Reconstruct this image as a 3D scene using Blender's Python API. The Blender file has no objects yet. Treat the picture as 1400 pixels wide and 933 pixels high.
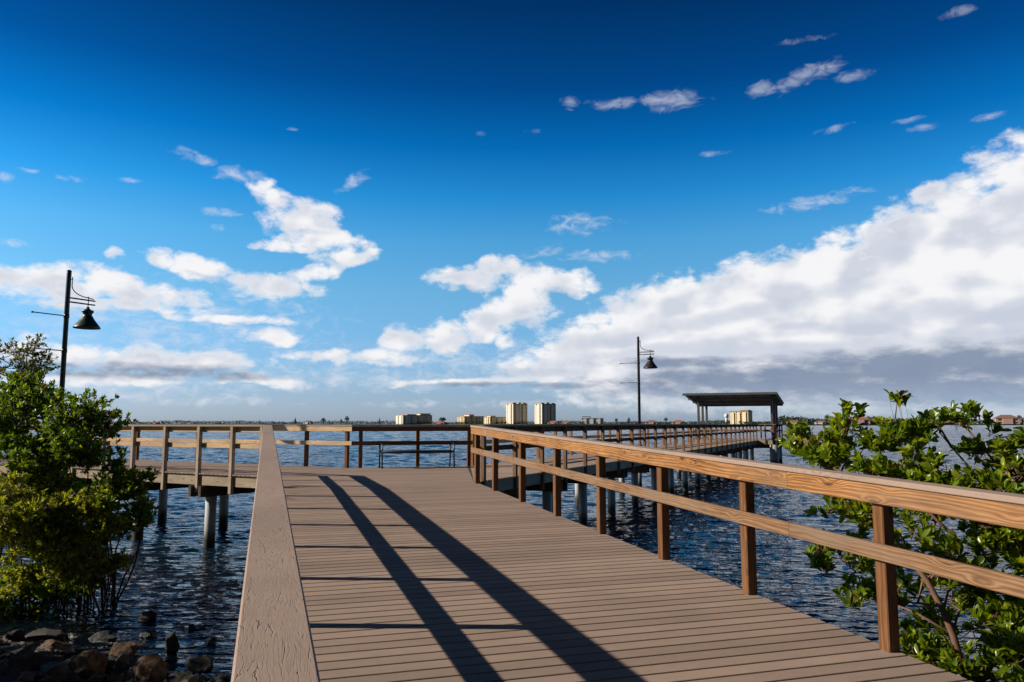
import bpy, bmesh, math, random
import numpy as np
from mathutils import Vector, Matrix, noise as mnoise
R = math.radians
rng = np.random.default_rng(7)
random.seed(7)
sc = bpy.context.scene
col = sc.collection

# ------------------------------------------------------------------ camera
EYE = 1.11                       # eye height above the platform deck (z = 0)
FPX = 1050.0                     # focal length in pixels of a 1400 px wide frame
PITCH = math.atan((579.5 - 466.5) / FPX)
cam_d = bpy.data.cameras.new('camera')
cam_d.sensor_width = 36.0
cam_d.lens = 36.0 * FPX / 1400.0
cam_d.clip_start = 0.05
cam_d.clip_end = 20000
cam = bpy.data.objects.new('camera', cam_d)
col.objects.link(cam)
cam.location = (0, 0, EYE)
cam.rotation_euler = (R(90) + PITCH, 0, 0)
sc.camera = cam

def ray(x, y):
    cx = (x - 700) / FPX; cy = (466.5 - y) / FPX
    c, s = math.cos(PITCH), math.sin(PITCH)
    return Vector((cx, c - cy * s, s + cy * c))
def at(x, y, Y):                 # world point seen at pixel x, y at forward distance Y
    d = ray(x, y)
    return Vector((0, 0, EYE)) + d * (Y / d.y)
def onz(x, y, z):
    d = ray(x, y)
    return Vector((0, 0, EYE)) + d * ((z - EYE) / d.z)

# ------------------------------------------------------------------ light
SUN_AZ, SUN_EL = -90.5, 28.0     # azimuth from +Y towards +X
sv = Vector((math.sin(R(SUN_AZ)) * math.cos(R(SUN_EL)), math.cos(R(SUN_AZ)) * math.cos(R(SUN_EL)), math.sin(R(SUN_EL))))
sun_d = bpy.data.lights.new('sun', 'SUN')
sun_d.energy = 5.0
sun_d.angle = R(0.53)
sun_d.color = (1.0, 0.90, 0.77)
sun = bpy.data.objects.new('sun', sun_d)
col.objects.link(sun)
sun.rotation_euler = sv.to_track_quat('Z', 'Y').to_euler()
sc.view_settings.view_transform = 'Standard'
sc.view_settings.look = 'None'
sc.view_settings.exposure = 0.30
sc.view_settings.gamma = 1.0
sc.view_settings.use_curve_mapping = False

# ------------------------------------------------------------------ node helper
class N:
    def __init__(s, tree): s.t = tree; s.n = tree.nodes; s.l = tree.links
    def add(s, typ, ins=None, **props):
        n = s.n.new(typ)
        for k, v in props.items(): setattr(n, k, v)
        for k, v in (ins or {}).items():
            sock = n.inputs[k]
            if isinstance(v, bpy.types.NodeSocket): s.l.new(v, sock)
            else: sock.default_value = v
        return n
    def math(s, op, a, b=0.0, c=0.0, clamp=False):
        return s.add('ShaderNodeMath', {0: a, 1: b, 2: c}, operation=op, use_clamp=clamp).outputs[0]
    def vmath(s, op, a, b=None):
        ins = {0: a}
        if b is not None: ins[1] = b
        n = s.add('ShaderNodeVectorMath', ins, operation=op)
        return n.outputs['Value'] if op in ('DOT_PRODUCT', 'LENGTH') else n.outputs[0]
    def mr(s, v, a, b, c=0.0, d=1.0, smooth=True):
        return s.add('ShaderNodeMapRange', {0: v, 1: a, 2: b, 3: c, 4: d},
                     interpolation_type='SMOOTHSTEP' if smooth else 'LINEAR').outputs[0]
    def mix(s, f, a, b, blend='MIX'):
        n = s.n.new('ShaderNodeMix'); n.data_type = 'RGBA'; n.blend_type = blend
        for i, v in ((0, f), (6, a), (7, b)):
            if isinstance(v, bpy.types.NodeSocket): s.l.new(v, n.inputs[i])
            else: n.inputs[i].default_value = v if i == 0 else (*v, 1) if len(v) == 3 else v
        return n.outputs[2]
    def noise(s, vec, scale, detail=4, rough=.5, dist=0.0, out='Fac', dim='3D'):
        n = s.add('ShaderNodeTexNoise', {'Vector': vec, 'Scale': scale, 'Detail': detail, 'Roughness': rough, 'Distortion': dist}, noise_dimensions=dim)
        return n.outputs[0] if out == 'Fac' else n.outputs[1]
    def ramp(s, f, stops, interp='LINEAR'):
        n = s.add('ShaderNodeValToRGB', {0: f})
        n.color_ramp.interpolation = interp
        e = n.color_ramp.elements
        while len(e) < len(stops): e.new(0.5)
        for el, (p, c) in zip(e, stops):
            el.position = p; el.color = (*c, 1) if len(c) == 3 else c
        return n.outputs[0]

# ------------------------------------------------------------------ world: sky with clouds
world = bpy.data.worlds.new('World')
sc.world = world
world.use_nodes = True
wt = world.node_tree
wt.nodes.clear()

def azel(x, y):
    d = ray(x, y); return (math.degrees(math.atan2(d.x, d.y)), math.degrees(math.atan2(d.z, math.hypot(d.x, d.y))))
def blob(cx, cy, rx, ry, rot=0.0, w=0.0):
    a, e = azel(cx, cy)
    a1, _ = azel(cx + 20, cy); _, e1 = azel(cx, cy - 20)
    return (a, e, rx * (a1 - a) / 20, ry * (e1 - e) / 20, rot, w)
CLOUDS = [blob(*b) for b in [
 (362,262,24,16,0,.1),(385,280,36,20,-25,0),(415,300,52,26,-8,-.1),(440,325,58,20,-4,0),(395,338,50,9,0,.2),(470,352,52,13,6,.15),
 (155,349,18,10,0,.2),(222,350,28,12,-15,0),(290,372,74,15,-14,0),(370,392,66,17,0,0),(430,375,44,13,18,.1),
 (60,385,95,22,0,0),(150,378,60,14,-10,.1),(190,398,95,18,-8,0),(160,418,140,11,0,.15),(60,400,40,12,0,.2),(320,437,90,7,0,.2),
 (372,460,52,11,0,.1),(200,494,170,18,0,-.05),(60,482,100,18,0,0),(330,518,110,9,-3,.05),(150,518,150,10,0,.1),(430,485,50,9,0,.2),(465,488,20,13,0,.25),
 (683,368,30,20,0,-.1),(640,382,52,15,0,-.1),(735,385,52,20,0,-.1),(785,388,34,18,0,0),(715,415,46,26,0,-.2),(668,440,44,24,20,-.2),(612,462,34,24,0,-.1),
 (548,466,30,22,0,-.1),(520,488,60,10,0,.1),(690,468,16,15,0,.35),
 (1420,300,100,95,20,-.4),(1330,325,84,70,25,-.5),(1275,262,34,14,20,-.1),(1235,350,80,54,25,-.5),(1140,385,105,46,14,-.6),(1040,410,110,44,10,-.6),
 (930,440,110,44,8,-.6),(850,470,100,38,8,-.4),(770,498,90,22,8,-.2),(630,523,130,7,2,.15),(1200,460,290,78,3,-.9),(1380,440,170,120,0,-1.0),(1000,490,220,50,2,-.9)]]
CLOUDS = [(a, e, ra * 1.06, re * 1.1, ro, w + (.04 if a < -10 and re < 2.5 else .08 if a < 6 else 0)) for a, e, ra, re, ro, w in CLOUDS]
WISPS = [blob(*b) for b in [
 (262,214,34,8,-14,0),(285,222,14,6,0,.1),(323,238,32,10,0,-.3),(302,290,24,6,0,-.1),(300,312,14,5,0,.3),(488,245,26,8,32,-.1),(795,308,44,14,0,0),(820,350,52,9,0,.1),(740,345,30,9,10,.2),
 (1090,108,42,10,16,-.3),(1130,95,30,10,20,-.2),(1165,103,26,8,0,0),(1038,122,20,9,20,-.1),(840,143,30,8,0,-.3),(918,138,38,12,0,-.5),(950,136,18,8,0,0),(780,140,10,9,0,-.2),(1305,17,28,7,0,.1),
 (1240,165,26,5,0,.1),(1262,174,18,5,0,0),(1138,177,26,5,8,.1),(1115,276,64,9,6,0),(1150,270,26,9,8,.1),(1345,160,28,5,0,.2),(972,210,26,4,0,.3),(1262,300,50,8,10,0),(1095,55,40,5,0,.4),
 (400,177,9,3,0,.3),(658,183,8,4,0,.2),(8,242,12,7,0,-.2),(35,233,16,4,0,.2),(20,333,24,5,0,.1),(110,290,10,5,0,.3),(105,245,24,5,0,.2),(180,247,20,4,0,.3),(730,180,14,5,0,.4),
 (560,552,60,6,0,.1),(700,553,60,7,0,.1),(800,552,50,7,0,.1),(280,548,140,7,0,.1),(90,545,90,8,0,0),(960,548,50,6,0,.1),(1000,385,140,10,10,.1),(900,395,60,8,10,.2),
 (230,440,260,60,0,.35),(120,530,260,22,0,.1),(480,520,200,18,0,.1),(640,500,240,34,0,.3),(1150,535,330,20,0,-.1)]]
# beyond the frame the same sort of weather goes on
for k in range(16):
    a = random.uniform(42, 318); e = random.uniform(3, 28)
    if a > 180: a -= 360
    CLOUDS.append((a, e, random.uniform(4, 11), random.uniform(1, 3), 0, 0.05))
SOFT = [blob(*b) for b in [(1385,425,64,16,5,-.4),(838,470,34,9,0,-.2),(1090,447,42,7,0,-.2),(1180,450,46,8,0,-.2),(1000,432,150,13,10,0),(1150,395,60,14,5,0),(1240,330,40,20,40,.1),(1290,420,90,16,0,0),(1120,452,120,9,2,.2),(770,400,30,9,0,.1),(640,395,26,7,0,.2),(720,440,26,10,0,.2),
 (900,482,120,12,5,-.2),(1100,480,200,14,0,-.3),(1330,465,120,16,0,-.3),(120,425,120,6,0,.1),(290,382,50,5,-14,.2),(430,318,34,6,0,.3),(700,510,100,7,0,-.1)]]
SHADES = [blob(*b) for b in [(1230,507,340,30,2,-.3),(1050,517,270,24,3,-.2),(240,510,200,13,0,0),(60,505,100,13,0,.1),
 (930,497,120,10,0,.1),(700,528,160,6,0,0),(1250,530,320,26,0,-.3)]]

def field(g, vec, blobs):
    # the running minimum rides along in z (scaled away) so that the blobs are evaluated one after another
    cur = None
    sp = g.add('ShaderNodeSeparateXYZ', {0: vec})
    for (a, e, ra, re, rot, w) in blobs:
        vv = vec if cur is None else g.add('ShaderNodeCombineXYZ', {0: sp.outputs[0], 1: sp.outputs[1], 2: cur}).outputs[0]
        m = g.add('ShaderNodeMapping', {'Vector': vv, 'Location': (a, e, 0), 'Rotation': (0, 0, R(rot)), 'Scale': (ra, re, 1e5)}, vector_type='TEXTURE').outputs[0]
        d = g.vmath('DOT_PRODUCT', m, m)
        if w: d = g.math('ADD', d, w)
        cur = d if cur is None else g.add('ShaderNodeMath', {0: cur, 1: d, 2: .35}, operation='SMOOTH_MIN').outputs[0]
    return cur
gd = bpy.data.node_groups.new('cloud_density', 'ShaderNodeTree')
gd.interface.new_socket('V', in_out='INPUT', socket_type='NodeSocketVector')
gd.interface.new_socket('D', in_out='OUTPUT', socket_type='NodeSocketFloat')
g = N(gd)
gi = g.n.new('NodeGroupInput'); go = g.n.new('NodeGroupOutput')
V = gi.outputs[0]
st = g.vmath('MULTIPLY', V, (1.0, 1.7, 1.0))
warp = g.noise(st, .35, 3, .5, out='Color')
warp = g.vmath('SCALE', g.vmath('SUBTRACT', warp, (.5, .5, .5))); warp.node.inputs['Scale'].default_value = 2.4
stw = g.vmath('ADD', st, warp)
Vw = g.vmath('ADD', V, g.vmath('MULTIPLY', warp, (.9, .45, 0)))
f = field(g, Vw, CLOUDS)
base = g.math('MAXIMUM', g.math('SUBTRACT', 1.0, f), -3.0)
g.l.new(base, go.inputs[0])
# the texture of the clouds: noise plus rounded puffs
gt = bpy.data.node_groups.new('cloud_texture', 'ShaderNodeTree')
gt.interface.new_socket('V', in_out='INPUT', socket_type='NodeSocketVector')
gt.interface.new_socket('T', in_out='OUTPUT', socket_type='NodeSocketFloat')
g = N(gt)
gi = g.n.new('NodeGroupInput'); go = g.n.new('NodeGroupOutput')
st = g.vmath('MULTIPLY', gi.outputs[0], (1.0, 1.6, 1.0))
wp = g.vmath('SCALE', g.vmath('SUBTRACT', g.noise(st, .8, 3, .6, out='Color'), (.5, .5, .5))); wp.node.inputs['Scale'].default_value = .8
stw = g.vmath('ADD', st, wp)
n1 = g.noise(stw, .50, 7, .60)
pf = g.add('ShaderNodeTexVoronoi', {'Vector': stw, 'Scale': .50, 'Detail': 3.0, 'Roughness': .5, 'Lacunarity': 2.2, 'Randomness': 1.0}, feature='F1', normalize=True, voronoi_dimensions='2D').outputs['Distance']
tt = g.math('ADD', g.math('MULTIPLY', g.math('SUBTRACT', n1, .5), 3.0), g.math('MULTIPLY', g.math('SUBTRACT', .42, pf), 1.6))
g.l.new(tt, go.inputs[0])

w = N(wt)
geo = w.add('ShaderNodeTexCoord')
dirv = w.vmath('NORMALIZE', geo.outputs['Generated'])
sep = w.add('ShaderNodeSeparateXYZ', {0: dirv})
azd = w.math('MULTIPLY', w.math('ARCTAN2', sep.outputs[0], sep.outputs[1]), 57.29578)
eld = w.math('MULTIPLY', w.math('ARCSINE', sep.outputs[2]), 57.29578)
P = w.add('ShaderNodeCombineXYZ', {0: azd, 1: eld, 2: 0.0}).outputs[0]
def grp(tree, off=None):
    n = w.n.new('ShaderNodeGroup'); n.node_tree = tree
    w.l.new(w.vmath('ADD', P, off) if off else P, n.inputs[0]); return n.outputs[0]
T0 = grp(gt)
F0 = grp(gd)
D0 = w.math('ADD', w.math('MULTIPLY', F0, 1.2), w.math('MULTIPLY', T0, 1.15))
alpha = w.mr(D0, -.15, 1.25)
# soft light and shade: smooth large billows lit from the upper left
def billow(off):
    q = w.vmath('MULTIPLY', w.vmath('ADD', P, off), (1.0, 1.5, 1.0)) if off else w.vmath('MULTIPLY', P, (1.0, 1.5, 1.0))
    a = w.noise(q, .20, 3, .5, .3)
    v = w.add('ShaderNodeTexVoronoi', {'Vector': w.vmath('ADD', q, (3.3, 1.7, 0)), 'Scale': .26, 'Smoothness': .25, 'Detail': 1.0, 'Roughness': .45, 'Randomness': 1.0}, feature='SMOOTH_F1', normalize=True, voronoi_dimensions='2D').outputs['Distance']
    return w.math('SUBTRACT', w.math('MULTIPLY', a, 2.6), w.math('MULTIPLY', v, 1.9))
lit = w.mr(w.math('ADD', w.math('SUBTRACT', billow(None), billow((-1.0, 1.3, 0.0))), w.math('MULTIPLY', T0, .16)), -.62, .46, 0.0, 1.0)
lit = w.math('MAXIMUM', lit, w.mr(D0, 1.6, .5, 0.0, .8, False))
thick = w.mr(D0, .3, 2.0)
softn = w.math('MULTIPLY', w.math('SUBTRACT', w.noise(w.vmath('MULTIPLY', P, (.6, 1.0, 1)), .55, 5, .55), .5), 2.6)
soft = w.mr(w.math('ADD', w.math('SUBTRACT', 1.0, field(w, P, SOFT)), softn), -.4, 1.2)
sh = field(w, P, SHADES)
sh = w.math('ADD', w.math('SUBTRACT', 1.0, sh), w.math('MULTIPLY', w.math('SUBTRACT', w.noise(w.vmath('MULTIPLY', P, (.35, 1.0, 1)), .9, 6, .6), .5), 3.2))
grey = w.mr(sh, -.45, 1.15)
wn = w.noise(w.vmath('MULTIPLY', P, (.75, 1.5, 1)), .9, 8, .62, .6)
wf = w.math('ADD', w.math('SUBTRACT', 1.0, field(w, P, WISPS)), w.math('MULTIPLY', w.math('SUBTRACT', wn, .50), 7.0))
wisp = w.math('MULTIPLY', w.mr(wf, -.5, 3.0), w.mr(eld, 12.0, 24.0, .75, .50))
sky = w.add('ShaderNodeTexSky', sky_type='NISHITA', sun_disc=False, sun_elevation=R(SUN_EL), sun_rotation=R(SUN_AZ), altitude=0.0, air_density=1.0, dust_density=.6, ozone_density=2.0)
elr = w.math('DIVIDE', eld, 45.0)
tint = w.ramp(elr, [(0.0, (.78, 1.02, 1.75)), (.047, (.70, .94, 1.55)), (.215, (.62, 1.20, 1.50)), (.30, (.42, 1.22, 1.60)), (.37, (.12, 1.02, 1.60)), (.45, (.012, .66, 1.28)), (.54, (.004, .34, .80)), (.66, (.004, .195, .46)), (1.0, (.003, .12, .28))])
skyc = w.mix(1.0, sky.outputs[0], tint, 'MULTIPLY')
white = w.mix(lit, (6.3, 6.7, 7.6), (9.2, 9.2, 9.4))
white = w.mix(w.math('MULTIPLY', soft, .75), white, (5.6, 6.1, 7.2))
cloudc = w.mix(w.math('MULTIPLY', grey, .93), white, (2.1, 2.75, 4.0))
lowfade = w.mr(eld, .3, 3.2, .35, 1.0)
skyc = w.mix(wisp, skyc, (7.4, 7.7, 8.5))
final = w.mix(w.math('MULTIPLY', alpha, lowfade), skyc, cloudc)
behind = w.mr(sep.outputs[1], -.30, .45, .22, 1.0)  # unseen sky behind the camera is dimmed to weaken its fill in the shadows
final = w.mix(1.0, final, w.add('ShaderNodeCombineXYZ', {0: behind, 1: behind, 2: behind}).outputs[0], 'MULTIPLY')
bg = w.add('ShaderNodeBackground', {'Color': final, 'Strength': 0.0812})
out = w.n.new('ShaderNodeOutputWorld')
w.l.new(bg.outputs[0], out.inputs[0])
world.cycles.sampling_method = 'NONE'
sc.cycles.max_bounces = 6; sc.cycles.diffuse_bounces = 2; sc.cycles.glossy_bounces = 3; sc.cycles.transmission_bounces = 3; sc.cycles.transparent_max_bounces = 4

# ------------------------------------------------------------------ materials
def mat(name):
    m = bpy.data.materials.new(name); m.use_nodes = True
    m.node_tree.nodes.clear()
    g = N(m.node_tree)
    o = g.n.new('ShaderNodeOutputMaterial')
    return m, g, o
def princ(g, o, color, rough=.6, spec=.5, bump=None, bstr=.3, bdist=.01, metal=0.0, extra=None):
    ins = {'Base Color': color if isinstance(color, bpy.types.NodeSocket) else (*color, 1), 'Roughness': rough, 'Specular IOR Level': spec, 'Metallic': metal}
    if bump is not None:
        ins['Normal'] = g.add('ShaderNodeBump', {'Height': bump, 'Strength': bstr, 'Distance': bdist}).outputs[0]
    ins.update(extra or {})
    p = g.add('ShaderNodeBsdfPrincipled', ins)
    g.l.new(p.outputs[0], o.inputs[0]); return p
def gco(g):
    return g.add('ShaderNodeAttribute', attribute_name='gco', attribute_type='GEOMETRY').outputs['Vector']

def wood_mat(name, pale, mid, dark, contrast=1.0, weather=.4):
    m, g, o = mat(name)
    v = gco(g)
    low = g.vmath('MULTIPLY', v, (.7, 7.0, 7.0))
    # knots bend the grain
    kv = g.add('ShaderNodeTexVoronoi', {'Vector': g.vmath('MULTIPLY', v, (2.0, 7.0, 7.0)), 'Scale': 1.15, 'Randomness': 1.0}, feature='F1')
    kd = kv.outputs['Distance']
    knot = g.mr(kd, .0, .38, 1.0, 0.0)
    core = g.mr(kd, .05, .16, 1.0, 0.0)
    disp = g.noise(low, 1.0, 3, .55)
    sepv = g.add('ShaderNodeSeparateXYZ', {0: v})
    across = g.math('ADD', sepv.outputs[2], g.math('MULTIPLY', sepv.outputs[1], .6))
    ph = g.math('ADD', g.math('MULTIPLY', across, 270.0), g.math('MULTIPLY', disp, 30.0))
    ph = g.math('ADD', ph, g.math('MULTIPLY', knot, 14.0))
    rings = g.math('MULTIPLY', g.math('ADD', g.math('SINE', ph), 1.0), .5)
    fib = g.noise(g.vmath('MULTIPLY', v, (5.0, 160.0, 160.0)), 1.0, 4, .6)
    blot = g.noise(g.vmath('MULTIPLY', v, (1.5, 3.0, 3.0)), 1.0, 4, .6)
    f = g.math('ADD', g.math('MULTIPLY', rings, .34 * contrast), g.math('MULTIPLY', fib, .60))
    f = g.math('ADD', f, g.math('MULTIPLY', g.math('SUBTRACT', blot, .15), .55))
    c = g.ramp(f, [(.25, pale), (.55, mid), (.95, dark)])
    c = g.mix(g.math('MULTIPLY', core, .75), c, tuple(x * .45 for x in dark))
    crack = g.mr(g.noise(g.vmath('MULTIPLY', v, (2.2, 90.0, 90.0)), 1.0, 2, .5), .70, .76)
    c = g.mix(g.math('MULTIPLY', crack, .6), c, tuple(x * .4 for x in dark))
    h = g.math('SUBTRACT', g.math('ADD', g.math('MULTIPLY', rings, -.4), g.math('MULTIPLY', fib, .6)), crack)
    wz = g.noise(g.vmath('MULTIPLY', v, (.8, 4.0, 4.0)), 1.0, 5, .6)
    c = g.mix(g.mr(wz, .44, .66, 0, weather), c, (.23, .165, .115))
    princ(g, o, c, .78, .12, h, .6, .004)
    return m
M = {}
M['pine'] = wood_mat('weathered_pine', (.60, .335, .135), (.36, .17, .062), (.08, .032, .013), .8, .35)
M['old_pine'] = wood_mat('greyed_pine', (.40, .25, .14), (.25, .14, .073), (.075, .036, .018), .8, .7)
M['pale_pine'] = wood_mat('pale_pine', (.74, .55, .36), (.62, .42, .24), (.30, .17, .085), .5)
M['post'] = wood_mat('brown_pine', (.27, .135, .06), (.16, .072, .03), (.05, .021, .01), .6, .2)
M['grey_wood'] = wood_mat('grey_timber', (.58, .47, .35), (.42, .33, .24), (.14, .105, .075), .5)
M['dark_wood'] = wood_mat('dark_timber', (.13, .10, .075), (.08, .06, .045), (.04, .03, .022), .6)

def composite_mat(name, base, emboss=1.0, gscale=1.0):
    m, g, o = mat(name)
    v = gco(g)
    # long embossed cathedral grain lines
    q = g.vmath('ADD', g.vmath('MULTIPLY', v, (1.3, 24.0, 6.0)), g.vmath('MULTIPLY', g.noise(v, 14.0, 3, .6, out='Color'), (.12, .5, 0)))
    ns = g.noise(q, gscale, 2.0, .45)
    ph = g.math('FRACT', g.math('MULTIPLY', ns, 13.0))
    line = g.mr(g.math('ABSOLUTE', g.math('SUBTRACT', ph, .5)), .0, .08, 1.0, 0.0)
    brk = g.mr(g.noise(g.vmath('MULTIPLY', v, (3.0, 8.0, 8.0)), 1.0, 3, .5), .38, .50)
    line = g.math('MULTIPLY', line, brk)
    fine = g.noise(g.vmath('MULTIPLY', v, (22.0, 190.0, 190.0)), 1.0, 4, .6)
    blot = g.noise(v, 1.3, 5, .6)
    spots = g.mr(g.noise(g.vmath('MULTIPLY', v, (1., 1., 1.)), 45.0, 3, .6), .66, .75)
    # each board its own slight tone
    info = g.add('ShaderNodeAttribute', attribute_name='tone', attribute_type='GEOMETRY').outputs['Fac']
    k = g.math('ADD', .80, g.math('MULTIPLY', blot, .25))
    k = g.math('ADD', k, g.math('MULTIPLY', g.math('SUBTRACT', fine, .5), .28))
    k = g.math('ADD', k, g.math('MULTIPLY', g.math('SUBTRACT', info, .5), .24))
    k = g.math('SUBTRACT', k, g.math('MULTIPLY', line, .30 * emboss))
    k = g.math('SUBTRACT', k, g.math('MULTIPLY', spots, .10))
    c = g.mix(1.0, base, g.add('ShaderNodeCombineXYZ', {0: k, 1: k, 2: k}).outputs[0], 'MULTIPLY')
    h = g.math('SUBTRACT', g.math('MULTIPLY', fine, .4), g.math('MULTIPLY', line, emboss))
    wear = g.noise(g.add('ShaderNodeNewGeometry').outputs['Position'], .9, 6, .6)
    c = g.mix(g.mr(wear, .45, .75, 0, .35), c, (.19, .15, .12))
    princ(g, o, c, .8, .12, h, .5, .003)
    return m
M['cap'] = composite_mat('composite_cap', (.375, .275, .215), 1.1, 1.3)
M['deck'] = composite_mat('composite_decking', (.345, .252, .195), .35, 1.4)

def simple(name, c, rough=.6, var=.2, scale=8.0, metal=0, spec=.5):
    m, g, o = mat(name)
    tc = g.add('ShaderNodeTexCoord').outputs['Object']
    n = g.noise(tc, scale, 5, .6)
    cc = g.mix(n, tuple(x * (1 - var) for x in c), tuple(min(1, x * (1 + var)) for x in c))
    princ(g, o, cc, rough, spec, n, .15, .01, metal)
    return m
M['lamp_green'] = simple('dark_green_paint', (.012, .035, .028), .38, .25, 6)
M['lamp_dark'] = simple('dark_bronze_paint', (.018, .018, .018), .42, .25, 6)
M['lens'] = simple('lamp_glass', (.55, .52, .45), .25, .05)
M['bench'] = simple('black_powder_coat', (.008, .008, .012), .4, .2)
M['roof_metal'] = simple('dark_roof_metal', (.085, .09, .10), .45, .2, 3)
M['frame_metal'] = simple('brown_frame', (.085, .075, .072), .5, .2, 3)
M['steel'] = simple('galvanised_steel', (.45, .45, .44), .4, .2, 20, 1.0)

m, g, o = mat('pile_sleeve')
tc = g.add('ShaderNodeTexCoord').outputs['Object']
gp = g.add('ShaderNodeNewGeometry').outputs['Position']
z = g.add('ShaderNodeSeparateXYZ', {0: gp}).outputs[2]
nn = g.noise(gp, 5.0, 5, .6)
zz = g.math('ADD', z, g.math('MULTIPLY', g.math('SUBTRACT', nn, .5), .30))
c = g.ramp(g.mr(zz, -1.85, -1.15, 0, 1, False), [(.0, (.012, .012, .010)), (.50, (.022, .018, .013)), (.62, (.12, .11, .08)), (.80, (.33, .335, .31)), (1.0, (.40, .41, .39))])
streak = g.noise(g.vmath('MULTIPLY', gp, (14, 14, 1.2)), 1.0, 4, .6)
c = g.mix(g.mr(streak, .5, .75, 0, .45), c, (.20, .19, .15))
princ(g, o, c, .6, .4, nn, .3, .02)
M['pile'] = m

# rocks
def rock_mat(name, a, b, c3):
    m, g, o = mat(name)
    tc = g.add('ShaderNodeTexCoord').outputs['Object']
    n = g.noise(tc, 3.0, 8, .62); n2 = g.noise(tc, 9.0, 6, .7)
    c = g.ramp(n, [(.30, a), (.52, b), (.72, c3)])
    c = g.mix(g.mr(n2, .5, .72, 0, .65), c, tuple(x * .35 for x in a))
    z = g.add('ShaderNodeSeparateXYZ', {0: g.add('ShaderNodeNewGeometry').outputs['Position']}).outputs[2]
    wet = g.mr(g.math('ADD', z, g.math('MULTIPLY', n, .12)), -1.62, -1.50, 0, 1)
    c = g.mix(wet, tuple(x * .25 for x in a), c)
    princ(g, o, c, g.mr(wet, 0, 1, .25, .8, False), .5, g.math('ADD', n, g.math('MULTIPLY', n2, .5)), .8, .05)
    return m
M['rock_grey'] = rock_mat('grey_rock', (.03, .028, .025), (.085, .078, .07), (.19, .175, .155))
M['rock_brown'] = rock_mat('brown_rock', (.05, .028, .014), (.15, .08, .035), (.30, .19, .10))
M['rock_tan'] = rock_mat('tan_rock', (.10, .08, .045), (.25, .20, .12), (.38, .32, .22))
M['rock_dark'] = rock_mat('dark_wet_rock', (.012, .011, .009), (.028, .025, .02), (.06, .05, .038))

# leaves: the tone attribute gives each leaf its own hue
def leaf_mat(name, lo, mid, hi, trans=.35, rough=.35):
    m, g, o = mat(name)
    t = g.add('ShaderNodeAttribute', attribute_name='tone', attribute_type='GEOMETRY').outputs['Fac']
    gp = g.add('ShaderNodeNewGeometry').outputs['Position']
    n = g.noise(gp, 2.0, 3, .5)
    f = g.math('ADD', g.math('MULTIPLY', t, .75), g.math('MULTIPLY', n, .3))
    c = g.ramp(f, [(.12, lo), (.55, mid), (.86, hi), (.97, (.30, .22, .02)), (1.0, (.20, .06, .01))])
    p = g.add('ShaderNodeBsdfPrincipled', {'Base Color': c, 'Roughness': rough, 'Specular IOR Level': .45})
    tl = g.add('ShaderNodeBsdfTranslucent', {'Color': g.mix(1.0, c, (1.5, 1.5, .35), 'MULTIPLY')})
    mx = g.add('ShaderNodeMixShader', {0: trans, 1: p.outputs[0], 2: tl.outputs[0]})
    g.l.new(mx.outputs[0], o.inputs[0])
    return m
M['leaf_r'] = leaf_mat('mangrove_leaf', (.032, .078, .009), (.20, .27, .013), (.55, .52, .03), .45, .28)
M['leaf_l'] = leaf_mat('shrub_leaf', (.028, .070, .010), (.15, .23, .018), (.42, .44, .04), .48, .4)
M['leaf_y'] = leaf_mat('yellowish_leaf', (.07, .10, .014), (.32, .33, .04), (.60, .54, .10), .5, .45)
M['leaf_b'] = leaf_mat('brownish_leaf', (.05, .07, .018), (.17, .18, .045), (.32, .25, .11), .4, .5)
M['leaf_far'] = leaf_mat('far_leaf', (.015, .030, .014), (.026, .048, .018), (.045, .070, .022), .1, .7)
M['bark'] = simple('reddish_bark', (.17, .085, .055), .75, .35, 18)
M['bark_dark'] = simple('dark_bark', (.06, .045, .035), .85, .35, 14)

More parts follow.
